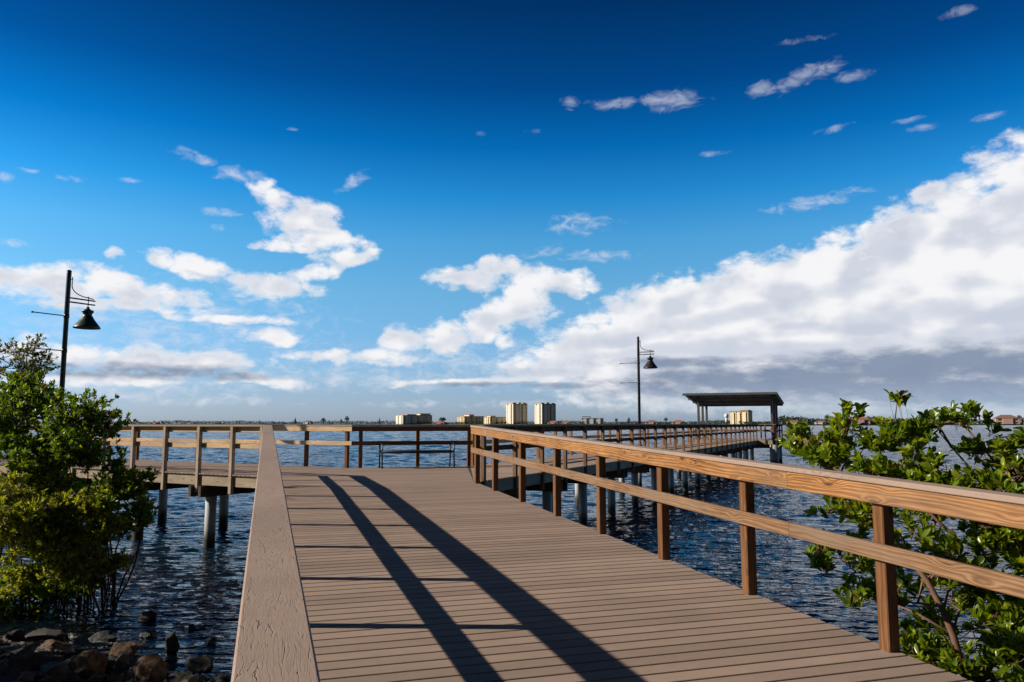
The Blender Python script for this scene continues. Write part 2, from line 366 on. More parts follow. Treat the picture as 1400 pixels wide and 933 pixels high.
# ------------------------------------------------------------------ mesh builder
class MB:
    def __init__(s): s.v = []; s.f = []; s.g = []; s.t = []; s.smooth = []
    def add(s, verts, faces, gc=None, tone=.5, smooth=False):
        o = len(s.v)
        s.v += [tuple(p) for p in verts]
        s.g += [tuple(p) for p in (gc if gc is not None else verts)]
        s.t += [tone] * len(verts)
        s.f += [tuple(i + o for i in f) for f in faces]
        s.smooth += [smooth] * len(faces)
    def sweep(s, frames, w0, w1, h0, h1, bev=.004, tone=.5, goff=None):
        """box swept along frames [(origin, side, up)], cross-section side w0..w1, up h0..h1, chamfered"""
        b = min(bev, abs(w1 - w0) * .3, abs(h1 - h0) * .3)
        sec = [(w0 + b, h0), (w1 - b, h0), (w1, h0 + b), (w1, h1 - b), (w1 - b, h1), (w0 + b, h1), (w0, h1 - b), (w0, h0 + b)]
        go = goff or (random.uniform(0, 50), random.uniform(0, 9), random.uniform(0, 9))
        vs, gs = [], []; L = 0; prev = None
        for (p, sd, up) in frames:
            p = Vector(p); sd = Vector(sd); up = Vector(up)
            if prev is not None: L += (p - prev).length
            prev = p
            for a, h in sec:
                vs.append(p + sd * a + up * h); gs.append((L + go[0], a + go[1], h + go[2]))
        fs = []; n = len(sec)
        for k in range(len(frames) - 1):
            for i in range(n):
                j = (i + 1) % n
                fs.append((k * n + i, k * n + j, (k + 1) * n + j, (k + 1) * n + i))
        fs.append(tuple(range(n))[::-1]); fs.append(tuple((len(frames) - 1) * n + i for i in range(n)))
        s.add(vs, fs, gs, tone)
    def bar(s, p0, p1, w, h, up=(0, 0, 1), bev=.004, tone=.5):
        p0, p1 = Vector(p0), Vector(p1); d = (p1 - p0).normalized(); up = Vector(up)
        sd = d.cross(up)
        if sd.length < 1e-4: sd = Vector((1, 0, 0))
        sd.normalize(); u2 = sd.cross(d).normalized()
        s.sweep([(p0, sd, u2), (p1, sd, u2)], -w / 2, w / 2, -h / 2, h / 2, bev, tone)
    def box(s, c, sx, sy, sz, X=(1, 0, 0), Y=(0, 1, 0), bev=.0, tone=.5):
        c = Vector(c); X = Vector(X); Y = Vector(Y)
        vs = [c + X * (a * sx / 2) + Y * (b * sy / 2) + Vector((0, 0, e * sz / 2)) for a, b, e in
              [(-1,-1,-1),(1,-1,-1),(1,1,-1),(-1,1,-1),(-1,-1,1),(1,-1,1),(1,1,1),(-1,1,1)]]
        s.add(vs, [(0,3,2,1),(4,5,6,7),(0,1,5,4),(1,2,6,5),(2,3,7,6),(3,0,4,7)], None, tone)
    def tube(s, pts, radii, n=8, tone=.5, cap=True):
        pts = [Vector(p) for p in pts]; vs = []; gs = []
        ref = Vector((.31, .2, .93)); L = 0
        for i, p in enumerate(pts):
            d = (pts[min(i + 1, len(pts) - 1)] - pts[max(i - 1, 0)]).normalized()
            a = d.cross(ref)
            if a.length < .05: a = d.cross(Vector((1, 0, 0)))
            a.normalize(); b = d.cross(a)
            if i: L += (p - pts[i - 1]).length
            r = radii[i] if hasattr(radii, '__len__') else radii
            for k in range(n):
                t = 2 * math.pi * k / n
                vs.append(p + a * (r * math.cos(t)) + b * (r * math.sin(t))); gs.append((L, r * math.cos(t), r * math.sin(t)))
        fs = [(i * n + k, i * n + (k + 1) % n, (i + 1) * n + (k + 1) % n, (i + 1) * n + k) for i in range(len(pts) - 1) for k in range(n)]
        if cap: fs += [tuple(range(n))[::-1], tuple((len(pts) - 1) * n + k for k in range(n))]
        s.add(vs, fs, gs, tone, True)
    def lathe(s, prof, c=(0, 0, 0), n=28):
        c = Vector(c); vs = [c + Vector((r * math.cos(2 * math.pi * k / n), r * math.sin(2 * math.pi * k / n), z)) for r, z in prof for k in range(n)]
        fs = [(i * n + k, i * n + (k + 1) % n, (i + 1) * n + (k + 1) % n, (i + 1) * n + k) for i in range(len(prof) - 1) for k in range(n)]
        s.add(vs, fs, None, .5, True)
    def build(s, name, material, parent=None, origin=None):
        me = bpy.data.meshes.new(name)
        off = Vector(origin) if origin is not None else (Vector(parent['_o']) if parent is not None and '_o' in parent else Vector((0, 0, 0)))
        me.from_pydata([Vector(v) - off for v in s.v], [], s.f)
        a = me.attributes.new('gco', 'FLOAT_VECTOR', 'POINT'); a.data.foreach_set('vector', np.array(s.g, dtype=np.float32).ravel())
        a = me.attributes.new('tone', 'FLOAT', 'POINT'); a.data.foreach_set('value', np.array(s.t, dtype=np.float32))
        me.polygons.foreach_set('use_smooth', s.smooth)
        me.materials.append(M[material] if isinstance(material, str) else material)
        me.update()
        ob = bpy.data.objects.new(name, me); col.objects.link(ob)
        if parent is not None: ob.parent = parent
        if parent is None or origin is not None: ob.location = off if parent is None else off - Vector(parent['_o'])
        return ob
def arr_mesh(name, V, F, tone, material, parent=None, off=(0, 0, 0), smooth=False):
    """V (n,3) F (m,k) numpy"""
    me = bpy.data.meshes.new(name)
    V = np.asarray(V, dtype=np.float32) - np.array(off, dtype=np.float32)
    F = np.asarray(F, dtype=np.int32); k = F.shape[1]
    me.vertices.add(len(V)); me.vertices.foreach_set('co', V.ravel())
    me.loops.add(F.size); me.loops.foreach_set('vertex_index', F.ravel())
    me.polygons.add(len(F)); me.polygons.foreach_set('loop_start', np.arange(0, F.size, k, dtype=np.int32))
    me.polygons.foreach_set('use_smooth', np.full(len(F), smooth))
    me.update(calc_edges=True)
    if tone is not None:
        a = me.attributes.new('tone', 'FLOAT', 'POINT'); a.data.foreach_set('value', np.asarray(tone, dtype=np.float32))
    me.materials.append(M[material])
    ob = bpy.data.objects.new(name, me); col.objects.link(ob)
    if parent is not None: ob.parent = parent
    return ob
def tag(o, label, cat, group=None):
    o['label'] = label; o['category'] = cat
    if group: o['group'] = group
    return o
def struct(o, kind='structure'):
    o['kind'] = kind; return o
def thing(name, loc, label, cat, group=None):
    e = bpy.data.objects.new(name, None); e.empty_display_size = .3; col.objects.link(e)
    e.location = loc; e['_o'] = tuple(loc)
    return tag(e, label, cat, group)

# ------------------------------------------------------------------ water, ground, far land
WZ = -1.70
m, g, o = mat('sea_water')
gp = g.add('ShaderNodeNewGeometry').outputs['Position']
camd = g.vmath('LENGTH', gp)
a1 = g.noise(g.vmath('MULTIPLY', gp, (.42, 1.4, 1)), 3.2, 3, .5, .4)
a2 = g.noise(g.vmath('MULTIPLY', gp, (.5, 1.3, 1)), 8.0, 2, .5)
a3 = g.noise(g.vmath('MULTIPLY', gp, (.012, .03, 1)), 1.0, 4, .6)
h = g.math('ADD', a1, g.math('MULTIPLY', a2, .16))
bn = g.add('ShaderNodeBump', {'Height': h, 'Strength': 1.0, 'Distance': .13}).outputs[0]
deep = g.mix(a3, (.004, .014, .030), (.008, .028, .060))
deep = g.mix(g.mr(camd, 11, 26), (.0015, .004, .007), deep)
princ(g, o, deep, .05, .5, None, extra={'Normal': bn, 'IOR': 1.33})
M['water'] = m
radii = np.concatenate([np.geomspace(3.4, 2600, 1350), np.geomspace(2700, 9000, 12)])
angs = np.concatenate([np.linspace(-180, -42, 40)[:-1], np.linspace(-42, 42, 680), np.linspace(42, 180, 40)[1:]])
RR, AA = np.meshgrid(radii, np.radians(angs), indexing='ij')
X, Y = RR * np.sin(AA), RR * np.cos(AA)
Z = np.zeros_like(X)
wr = np.random.default_rng(3)
sp = np.maximum(np.gradient(radii)[:, None], RR * .0022)
for k in range(84):
    lam = .10 * 2 ** (k / 84 * 8.0); th = R(-10 + wr.normal() * 22)
    amp = .0125 * lam
    q_ = np.log2(lam / sp)                       # waves live where the grid resolves them, longer ones further out
    fade = np.clip((q_ - 1.1) / .6, 0, 1) * np.clip((3.4 - q_) / 1.2, 0, 1)
    rows = np.where(fade.max(1) > 0)[0]
    if not len(rows): continue
    a_, b_ = rows[0], rows[-1] + 1
    xx, yy = X[a_:b_], Y[a_:b_]
    kx, ky = math.sin(th) * 2 * math.pi / lam, math.cos(th) * 2 * math.pi / lam
    ph = kx * xx + ky * yy + wr.uniform(0, 6.28) + 1.1 * np.sin(xx * .9 / lam ** .8 + k) + .9 * np.sin(yy * .7 / lam ** .8 + 2 * k)
    Z[a_:b_] += amp * fade[a_:b_] * ((1 - np.abs(np.sin(ph * .5)) * 2) if k % 3 == 0 else np.sin(ph)) * .8
Z *= np.clip(1.0 - (RR - 40) / 300, .6, 1.0)
Z[radii > 1400] *= 0
calm = np.clip((RR - 5) / 9, .55, 1)
Z = Z * calm + WZ
nr, na = X.shape
idx = np.arange(nr * na).reshape(nr, na)
F = np.stack([idx[:-1, :-1], idx[:-1, 1:], idx[1:, 1:], idx[1:, :-1]], -1).reshape(-1, 4)[:, ::-1]
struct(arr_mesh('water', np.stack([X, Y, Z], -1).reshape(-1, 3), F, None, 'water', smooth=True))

# ground: one sheet, shore near the camera, seabed out to the horizon
m, g, o = mat('shore_soil')
gp = g.add('ShaderNodeNewGeometry').outputs['Position']
n = g.noise(gp, 2.2, 8, .65)
c = g.ramp(n, [(.3, (.008, .007, .005)), (.55, (.02, .016, .012)), (.75, (.045, .037, .028))])
princ(g, o, c, .9, .3, n, .8, .08)
M['soil'] = m
gx = np.concatenate([[-9000, -2500, -700, -200, -80], np.linspace(-40, 40, 161), [80, 200, 700, 2500, 9000]])
gy = np.concatenate([[-9000, -2500, -700, -200, -80], np.linspace(-30, 14, 110), [30, 80, 300, 900, 3000, 9000]])
GX, GY = np.meshgrid(gx, gy, indexing='ij')
shore = 8.9 + .35 * np.sin(GX * .7) + np.where(GX > 0, -1.3, 0) + 1.6 * np.clip((-4.6 - GX) / 2.5, 0, 1)
GZ = WZ + np.clip((shore - GY) * .16, -1.6, .95)
GZ += .06 * np.sin(GX * 3.1 + GY * 1.7) * np.sin(GY * 2.9 - GX) * (np.abs(GX) < 41)
idx = np.arange(GX.size).reshape(GX.shape)
F = np.stack([idx[:-1, :-1], idx[1:, :-1], idx[1:, 1:], idx[:-1, 1:]], -1).reshape(-1, 4)
struct(arr_mesh('ground', np.stack([GX, GY, GZ], -1).reshape(-1, 3), F, None, 'soil', smooth=True))
def ground_z(x, y): return WZ + max(-1.6, min(.95, (8.9 + .35 * math.sin(x * .7) + (-1.3 if x > 0 else 0) + 1.6 * max(0, min(1, (-4.6 - x) / 2.5)) - y) * .16))

# ------------------------------------------------------------------ pier frame
P1 = Vector((-.71, 14.63, 0))
PAZ = R(-17.65)
U = Vector((math.sin(PAZ), math.cos(PAZ), 0)); B = Vector((U.y, -U.x, 0))
SL = .0311
def rz(s): return SL * min(s, 0.0)
def W(s, t, z=0.0): return P1 + U * s + B * t + Vector((0, 0, z + rz(s)))
ARM = R(42.5)
def rot(v, a):                       # clockwise seen from above, positive towards the right
    return Vector((v.x * math.cos(a) + v.y * math.sin(a), -v.x * math.sin(a) + v.y * math.cos(a), 0))
UL = rot(U, -ARM); UR = rot(U, ARM)
# key corners at the posts' inner face line, ground level
LC = W(3.25, -3.71)                  # left ramp rail meets left arm near rail
RC = W(.28, .0)                      # right ramp rail meets right arm near rail
A1 = W(5.62, -1.75); B1 = W(5.62, 1.40)
LLEN, RLEN = 17.0, 41.5
BW = .1445                           # board pitch

def planks(mb, quad_fn, a0, a1, pitch=BW, th=.026, gap=.018):
    """boards laid one after another: quad_fn(a) -> (left point, right point) at running length a"""
    a = a0
    while a < a1 - .02:
        b = min(a + pitch - gap, a1)
        r0 = quad_fn(a); r1 = quad_fn(b)
        if r0 and r1:
            l0, q0 = r0; l1, q1 = r1
            tone = random.random()
            o1 = (random.uniform(0, 60), random.uniform(0, 60), 0)
            d = Vector((0, 0, -th)); n = (l1 - l0).normalized() * .003; dz = Vector((0, 0, -.003))
            vs = [l0 + dz, q0 + dz, q1 + dz, l1 + dz, l0 + n, q0 + n, q1 - n, l1 - n, l0 + d, q0 + d, q1 + d, l1 + d]
            ln = (q0 - l0).length
            gs = [(x + o1[0], y + o1[1], zc) for x, y, zc in [(0,0,0),(ln,0,0),(ln,b-a,0),(0,b-a,0)] * 2 + [(0,0,-th),(ln,0,-th),(ln,b-a,-th),(0,b-a,-th)]]
            mb.add(vs, [(4,5,6,7),(0,1,5,4),(2,3,7,6),(1,2,6,5),(3,0,4,7),(8,9,1,0),(10,11,3,2),(9,10,2,1),(11,8,0,3),(11,10,9,8)], gs, tone)
        a += pitch

def pile_at(p, parent, top, i):
    mb = MB()
    r = .122
    mb.lathe([(r * .2, top), (r, top), (r, WZ + .25), (r * 1.02, WZ + .05), (r * 1.02, WZ - 1.3)], (p.x, p.y, 0), 20)
    mb.build('pile', 'pile', parent)
def bent(parent, p, side, half_in, half_out, zt):
    """a pair of pile cap timbers across the walkway at p (on the edge line), side = unit vector inwards"""
    d = Vector((-side.y, side.x, 0))
    for k in (-1, 1):
        mb = MB(); c = d * (k * .165)
        mb.bar(p - side * half_out + c + Vector((0, 0, zt - .13)), p + side * half_in + c + Vector((0, 0, zt - .13)), .08, .25)
        mb.build('pile_cap', 'dark_wood', parent)

# --- ramp
ramp = thing('boardwalk_ramp', W(-8, -1.85), 'brown composite plank ramp leading away from the viewer between two railings', 'boardwalk')
mb = MB(); planks(mb, lambda a: (W(a, -3.78), W(a, .075)), -19.0, -.004); mb.build('decking', 'deck', ramp)
for t, nm in ((-3.775, 1), (.0, 1)):
    mb = MB(); f = [(W(s, t), B, Vector((0, 0, 1))) for s in (-19, 0.1)]
    mb.sweep(f, .0, .04, -.27, -.030); mb.build('rim_joist', 'grey_wood', ramp)
for t in (-2.8, -1.85, -.9):
    mb = MB(); mb.sweep([(W(s, t), B, Vector((0, 0, 1))) for s in (-19, 0)], -.02, .02, -.27, -.030); mb.build('joist', 'dark_wood', ramp)
for i, s in enumerate((-13.4, -10.4, -7.4, -4.4, -1.4)):
    bent(ramp, W(s, -3.8), B, 3.95, .0, -.275)
    for t in (-3.45, -.3): pile_at(W(s, t), ramp, rz(s) - .3, i)
# --- platform
plat = thing('pier_platform', W(2.8, -1), 'wide brown plank platform at the far end of the ramp where both pier arms begin', 'pier platform')
def plat_row(a):
    # left bound
    tl = -3.78 if a <= 3.2 else -3.78 - 0.0
    if a > 3.22: # along the seam with the left arm: line from LC to A1 inward
        tl = -3.75 + (a - 3.22) * (2.0 / 2.4)
    tr = .075 if a < .3 else .075 + (a - .3) * (1.33 / 5.38)
    return W(a, tl), W(a, tr)
mb = MB(); planks(mb, plat_row, 0.0, 5.69); mb.build('decking', 'deck', plat)
mb = MB(); mb.sweep([(W(5.66, -1.8), U, Vector((0, 0, 1))), (W(5.66, 1.5), U, Vector((0, 0, 1)))], .0, .04, -.27, -.03); mb.build('rim_joist', 'grey_wood', plat)
mb = MB(); mb.sweep([(W(0, -3.775), B, Vector((0, 0, 1))), (W(3.3, -3.775), B, Vector((0, 0, 1)))], .0, .04, -.27, -.03); mb.build('rim_joist', 'grey_wood', plat)
for s, t0, t1 in ((1.4, -3.6, .3), (4.2, -2.7, .9)):
    bent(plat, W(s, t0 - .2), B, t1 - t0 + .2, 0, -.275)
    for t in (t0 + .2, t1 - .2): pile_at(W(s, t), plat, -.3, 0)
# --- arms
def arm(name, label, origin, d, inward, width, length, starts, nseam0, nseam1, pile0, bevel_in):
    th = thing(name, origin + d * (length / 2), label, 'pier')
    def row(a):
        lo = 0.0; e0 = -.075; e1 = width + .075
        e_start = nseam0 + (nseam1 - nseam0) * 0
        p0 = origin + d * a + inward * e0; p1 = origin + d * a + inward * e1
        # seam: clip rows that begin before the far corner
        if a < nseam1:
            k = max(0.0, min(1.0, (a - nseam0) / (nseam1 - nseam0)))
            p1 = origin + d * a + inward * (e0 + (e1 - e0) * k)
            if k <= 0.02: return None
        return (p0, p1)
    mb = MB(); planks(mb, row, nseam0 + .01, length); mb.build('decking', 'deck', th)
    z1 = Vector((0, 0, 1))
    mb = MB(); mb.sweep([(origin, -inward, z1), (origin + d * length, -inward, z1)], -.005, .035, -.27, -.031); mb.build('rim_joist', 'grey_wood', th)
    mb = MB(); mb.sweep([(origin + inward * width + d * nseam1, inward, z1), (origin + inward * width + d * length, inward, z1)], -.005, .035, -.27, -.031); mb.build('rim_joist', 'grey_wood', th)
    for q in (.33, .66):
        mb = MB(); mb.sweep([(origin + inward * width * q + d * (nseam1 * q), inward, z1), (origin + inward * width * q + d * length, inward, z1)], -.02, .02, -.27, -.031); mb.build('joist', 'dark_wood', th)
    a = pile0
    while a < length - .3:
        bent(th, origin + d * a, inward, width + .1, .16, -.275)
        for e in (.30, width - .30): pile_at(origin + d * a + inward * e, th, -.3, 0)
        a += 2.6
    return th
LW = 3.14; inL = rot(UL, R(90))     # inward from near rail of the left arm: to the right of its direction
RW = 2.62; inR = rot(UR, R(-90))
nl = (A1 - LC).dot(UL); nrr = (B1 - RC).dot(UR)
arm('left_pier', 'pier arm on white round piles running off to the left behind the shrub', LC, UL, inL, LW, LLEN, 0, 0.0, nl, 2.1, 0)
arm('right_pier', 'long pier arm on white round piles running right to the roofed shelter', RC, UR, inR, RW, RLEN, 0, 0.0, nrr, 2.0, 0)

# ------------------------------------------------------------------ railings
CAPT, CAPTH = 1.08, .036
def railing(label, pts, out, posts, cap_w=(-.052, .092), ends=(0, 0), mats=('pine', 'post', 'cap'), group='wooden railings of the pier', mid_h=(.565, .668), top_h=.125, post_bottom=-.42, mitre=(None, None)):
    """pts: ground points of the posts' inner face line, out: outward unit vectors per segment"""
    th = thing('wooden_railing', pts[0], label, 'railing', group)
    z1 = Vector((0, 0, 1))
    # frames with mitred sides
    fr = []
    n = len(pts)
    for i, p in enumerate(pts):
        if i == 0: sd = out[0]
        elif i == n - 1: sd = out[-1]
        else:
            sd = (out[i - 1] + out[i]).normalized(); sd = sd / max(.3, sd.dot(out[i]))
        if i == 0 and mitre[0] is not None: sd = mitre[0] / mitre[0].dot(out[0])
        if i == n - 1 and mitre[1] is not None: sd = mitre[1] / mitre[1].dot(out[-1])
        fr.append((p, sd, z1))
    # cap boards with joints about every 3.6 m are one part
    mb = MB(); mb.sweep(fr, cap_w[0], cap_w[1], CAPT - CAPTH, CAPT, .005); mb.build('cap_rail', mats[2], th)
    # a 38 mm joint groove is only a shade of board tone; each straight run has its own boards
    for nm, h0, h1 in (('top_board', CAPT - CAPTH - .002 - top_h, CAPT - CAPTH - .002), ('mid_rail', mid_h[0], mid_h[1])):
        mb = MB()
        for i in range(n - 1):
            a, b = fr[i], fr[i + 1]
            L = (b[0] - a[0]).length; k = max(1, round(L / 4.3)); 
            for j in range(k):
                f0, f1 = j / k, (j + 1) / k
                g0 = .0015 / L if j else 0
                pa = a[0].lerp(b[0], f0 + g0); pb = a[0].lerp(b[0], f1 - (.0015 / L if j < k - 1 else 0))
                mb.sweep([(pa, a[1] if j == 0 else out[i], z1), (pb, b[1] if j == k - 1 else out[i], z1)], -.040, -.002, h0, h1, .005)
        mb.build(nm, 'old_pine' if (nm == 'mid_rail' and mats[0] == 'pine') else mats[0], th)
    for (p, o) in posts:
        mb = MB()
        sd = o; dd = Vector((-o.y, o.x, 0))
        # sweep vertically: frames use side = along, up = outward
        mb.sweep([(p + z1 * post_bottom, dd, o), (p + z1 * (CAPT - CAPTH - .002), dd, o)], -.046, .046, .0, .089, .006)
        mb.build('post', mats[1], th)
    return th
def along(p, d, o, aa): return [(p + d * a, o) for a in aa]

# right ramp railing
rp = [(W(s, 0), B) for s in (-.045, -1.24, -2.73, -4.23, -5.68, -7.18, -8.60, -10.08, -11.55, -13.0, -14.5, -16.0, -17.5)]
railing('sunlit orange brown timber railing along the right side of the ramp', [W(.12, 0), W(-18.6, 0)], [B], rp)
# left ramp railing with its flat run on the platform
lp = [(W(s, -3.71), -B) for s in (-17.4, -15.9, -14.4, -12.93, -11.44, -9.95, -8.45, -7.0, -5.5, -4.02, -2.55, -1.08, .45, 1.9)]
mL = (-B + (-inL)).normalized()
railing('left ramp railing with wide grey brown cap running from the bottom edge', [W(-18.6, -3.71), W(0, -3.71), LC], [-B, -B], lp, mitre=(None, mL))
# left arm near railing
railing('near side railing of the left pier arm, seen from outside', [LC, LC + UL * LLEN], [-inL], along(LC, UL, -inL, [.12, 1.05, 2.15, 3.35, 4.55, 5.75, 7.0, 8.4, 9.8, 11.2, 12.6, 14.0, 15.4, 16.8]), mats=('pale_pine', 'grey_wood', 'cap'), mitre=(mL, None))
# left arm far railing
Lf = LC + inL * LW
a0 = (A1 - Lf).dot(UL)
A1p = Lf + UL * a0
mA = (inL + U).normalized()
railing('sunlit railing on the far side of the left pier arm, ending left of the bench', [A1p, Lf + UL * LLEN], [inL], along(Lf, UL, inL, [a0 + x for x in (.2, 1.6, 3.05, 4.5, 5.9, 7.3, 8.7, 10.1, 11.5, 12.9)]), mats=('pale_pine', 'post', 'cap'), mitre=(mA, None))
# end of left arm
railing('short railing closing the far end of the left pier arm', [LC + UL * (LLEN + .1) + inL * .1, Lf + UL * (LLEN + .1) - inL * .1], [UL], along(LC + UL * (LLEN + .1), inL, UL, [.9, 2.2]))
# platform back railing
mB = (U + inR).normalized()
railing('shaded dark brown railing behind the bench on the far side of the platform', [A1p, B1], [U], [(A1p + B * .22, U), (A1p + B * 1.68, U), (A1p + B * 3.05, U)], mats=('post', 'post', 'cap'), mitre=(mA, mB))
# right arm far railing
Rf = RC + inR * RW
b0 = (B1 - Rf).dot(UR)
railing('far side railing of the right pier arm leading to the shelter', [B1, Rf + UR * (RLEN)], [inR], along(Rf, UR, inR, [b0 + .25 + 1.5 * k for k in range(25)]), mats=('grey_wood', 'pine', 'cap'), mitre=(mB, None))
# right arm near railing
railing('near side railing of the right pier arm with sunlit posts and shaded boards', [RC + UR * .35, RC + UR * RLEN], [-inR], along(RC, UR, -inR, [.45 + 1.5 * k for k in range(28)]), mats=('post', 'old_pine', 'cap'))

# ------------------------------------------------------------------ shelter platform and shelter
OUTR = -inR                          # towards the near side of the arm
E0 = RC + UR * RLEN
sp_ = thing('shelter_platform', E0 + UR * 2.4 - OUTR * 1.5, 'small plank platform on piles beneath the roofed shelter', 'pier platform')
c_out, c_in = 1.15, -4.25
mb = MB(); planks(mb, lambda a: (E0 + UR * a + OUTR * (c_out + .07), E0 + UR * a + OUTR * (c_in - .07)), .006, 5.0); mb.build('decking', 'deck', sp_)
z1 = Vector((0, 0, 1))
for p, q, o_ in ((E0 + OUTR * .06, E0 + OUTR * c_out, -UR), (E0 + OUTR * c_out, E0 + OUTR * c_out + UR * 5, OUTR), (E0 + OUTR * c_out + UR * 5, E0 + OUTR * c_in + UR * 5, UR), (E0 + OUTR * c_in + UR * 5, E0 + OUTR * c_in, -OUTR), (E0 + OUTR * c_in, E0 - OUTR * (RW + .06), -UR)):
    mb = MB(); mb.sweep([(p, o_, z1), (q, o_, z1)], .0, .04, -.29, -.03); mb.build('rim_joist', 'grey_wood', sp_)
for a in (.4, 2.5, 4.6):
    bent(sp_, E0 + UR * a + OUTR * (c_out + .1), -OUTR, c_out - c_in + .2, 0, -.29)
    for c_ in (c_out - .15, -1.5, c_in + .3): pile_at(E0 + UR * a + OUTR * c_, sp_, -.3, 0)
mb = MB(); q = E0 + OUTR * (c_out - .1) + UR * .1
mb.lathe([(.05, -.3), (.27, -.3), (.27, -3)], (q.x, q.y, 0), 20); mb.build('pile', 'pile', sp_)
railing('short railing on the outward step of the shelter platform', [E0 + OUTR * .1, E0 + OUTR * c_out, E0 + OUTR * c_out + UR * 5.0], [-UR, OUTR], [(E0 + OUTR * .55, -UR), (E0 + OUTR * 1.08, -UR)] + along(E0 + OUTR * c_out, UR, OUTR, [1.3, 2.8, 4.3]))
railing('railing across the far end of the shelter platform', [E0 + OUTR * c_out + UR * 5.05, E0 + OUTR * c_in + UR * 5.05, E0 + OUTR * c_in + UR * .1], [UR, -OUTR], along(E0 + OUTR * c_out + UR * 5.05, -OUTR, UR, [.2, 1.5, 2.8, 4.1, 5.2]) + along(E0 + OUTR * c_in + UR * 5.05, -UR, -OUTR, [1.4, 2.8, 4.2]))
pav = thing('roofed_shelter', E0 + UR * 2.2 - OUTR * 1.5, 'open dark metal roofed shelter at the end of the right pier arm', 'shelter')
pc = [(c, a) for c in (.95, -4.0) for a in (.5, 2.0, 3.5)]
def roofz(a): return 3.15 - (a + .45) * .135
for c_, a in pc:
    mb = MB(); p = E0 + OUTR * c_ + UR * a
    mb.sweep([(p, OUTR, UR), (p + z1 * (roofz(a) - .22), OUTR, UR)], -.075, .075, -.075, .075, .01); mb.build('post', 'frame_metal', pav)
for a in (.5, 2.0, 3.5):
    mb = MB(); p0 = E0 + OUTR * 1.4 + UR * a + z1 * (roofz(a) - .16); p1 = E0 + OUTR * -4.7 + UR * a + z1 * (roofz(a) - .16)
    mb.bar(p0, p1, .10, .16); mb.build('cross_beam', 'frame_metal', pav)
for c_ in (1.35, .95, -.3, -1.5, -2.75, -4.0, -4.55):
    mb = MB(); mb.bar(E0 + OUTR * c_ + UR * -.4 + z1 * (roofz(-.4) - .055), E0 + OUTR * c_ + UR * 3.9 + z1 * (roofz(3.9) - .055), .07, .075); mb.build('rafter', 'frame_metal', pav)
mb = MB(); f = [(E0 + UR * a + z1 * roofz(a), OUTR, z1) for a in (-.55, 4.0)]
mb.sweep(f, -4.85, 1.45, -.015, .06, .01)
for k in range(21):
    c_ = -4.8 + k * .3
    mb.sweep([(p + OUTR * c_, OUTR, z1) for p, _, _ in f], -.015, .015, .06, .085, .003)
mb.build('roof', 'roof_metal', pav)
mb = MB(); mb.bar(f[0][0] + OUTR * 1.48 - UR * .03 + z1 * -.03, f[0][0] - OUTR * 4.88 - UR * .03 + z1 * -.03, .05, .13); mb.build('fascia', 'roof_metal', pav)

# ------------------------------------------------------------------ lamps
def lamp(name, base, hd, label, m_):
    th = thing(name, base, label, 'lamp post', 'lamp posts on the pier')
    T = 5.16; b = Vector(base); z = lambda h: b + z1 * (T - h)
    mb = MB(); mb.tube([b + z1 * -.45, z(.03), z(0)], [.066, .060, .054], 16); po = mb.build('pole', m_, th); po['_o'] = th['_o']
    mb = MB(); mb.lathe([(.001, T), (.064, T), (.064, T + .02), (.03, T + .045), (.001, T + .05)], b, 16); mb.build('pole_cap', m_, po)
    for k in (.10, -.25):
        mb = MB(); mb.bar(b + z1 * (k - .06), b + z1 * (k + .06), .17, .17, (0, 1, 0)); mb.build('bracket', m_, th)
    mb = MB(); mb.tube([z(.70), z(.70) + hd * .76], .021, 10); mb.build('arm', m_, th)
    mb = MB(); mb.tube([z(.81), z(.81) + hd * .76], .021, 10); mb.build('arm', m_, th)
    pts = [z(.13) + hd * .10]
    for i in range(0, 13):
        t = i / 12 * math.pi / 2
        pts.append(z(.36) + hd * (.10 + .44 * (1 - math.cos(t))) - z1 * (.27 * math.sin(t)))
    pts.append(z(.655) + hd * .72)
    mb = MB(); mb.tube(pts, .013, 8); mb.tube([z(.2), z(.2) + hd * .10], .010, 6); mb.build('scroll', m_, th)
    c = b + hd * .57
    mb = MB(); mb.tube([c + z1 * (T - .60), c + z1 * (T - .92)], .012, 8); mb.build('hanger', m_, th)
    mb = MB(); T2 = T - .88
    prof = [(.001, 0), (.035, -.005), (.045, -.05), (.085, -.085), (.148, -.10), (.150, -.155), (.118, -.17), (.112, -.24), (.135, -.27), (.165, -.33), (.215, -.40), (.275, -.48), (.325, -.545), (.34, -.575), (.335, -.59), (.31, -.55), (.25, -.47), (.10, -.36), (.001, -.35)]
    mb.lathe([(r, T2 + h) for r, h in prof], c, 32); sh_ = mb.build('lamp_shade', m_, th); sh_['_o'] = th['_o']
    mb = MB(); mb.lathe([(.001, T2 - .36), (.09, T2 - .38), (.11, T2 - .46), (.07, T2 - .53), (.001, T2 - .55)], c, 16); mb.build('lens', 'lens', sh_)
    for hh in (1.20, 2.13):
        mb = MB(); mb.tube([z(hh), z(hh) - hd * .86], .014, 8)
        mb.tube([z(hh) - hd * .855, z(hh) - hd * .90], .024, 8); mb.tube([z(hh) - z1 * .05, z(hh) + z1 * .05], .070, 12); mb.build('banner_arm', m_, th)
    return th
lamp('lamp_post', LC + UL * 7.57 - inL * .13, inL, 'dark green lamp post with bell shade rising behind the left shrub', 'lamp_green')
lamp('lamp_post', Rf + UR * (b0 + 17.2) + inR * .16, OUTR, 'black lamp post with bell shade on the far side of the right pier arm', 'lamp_dark')

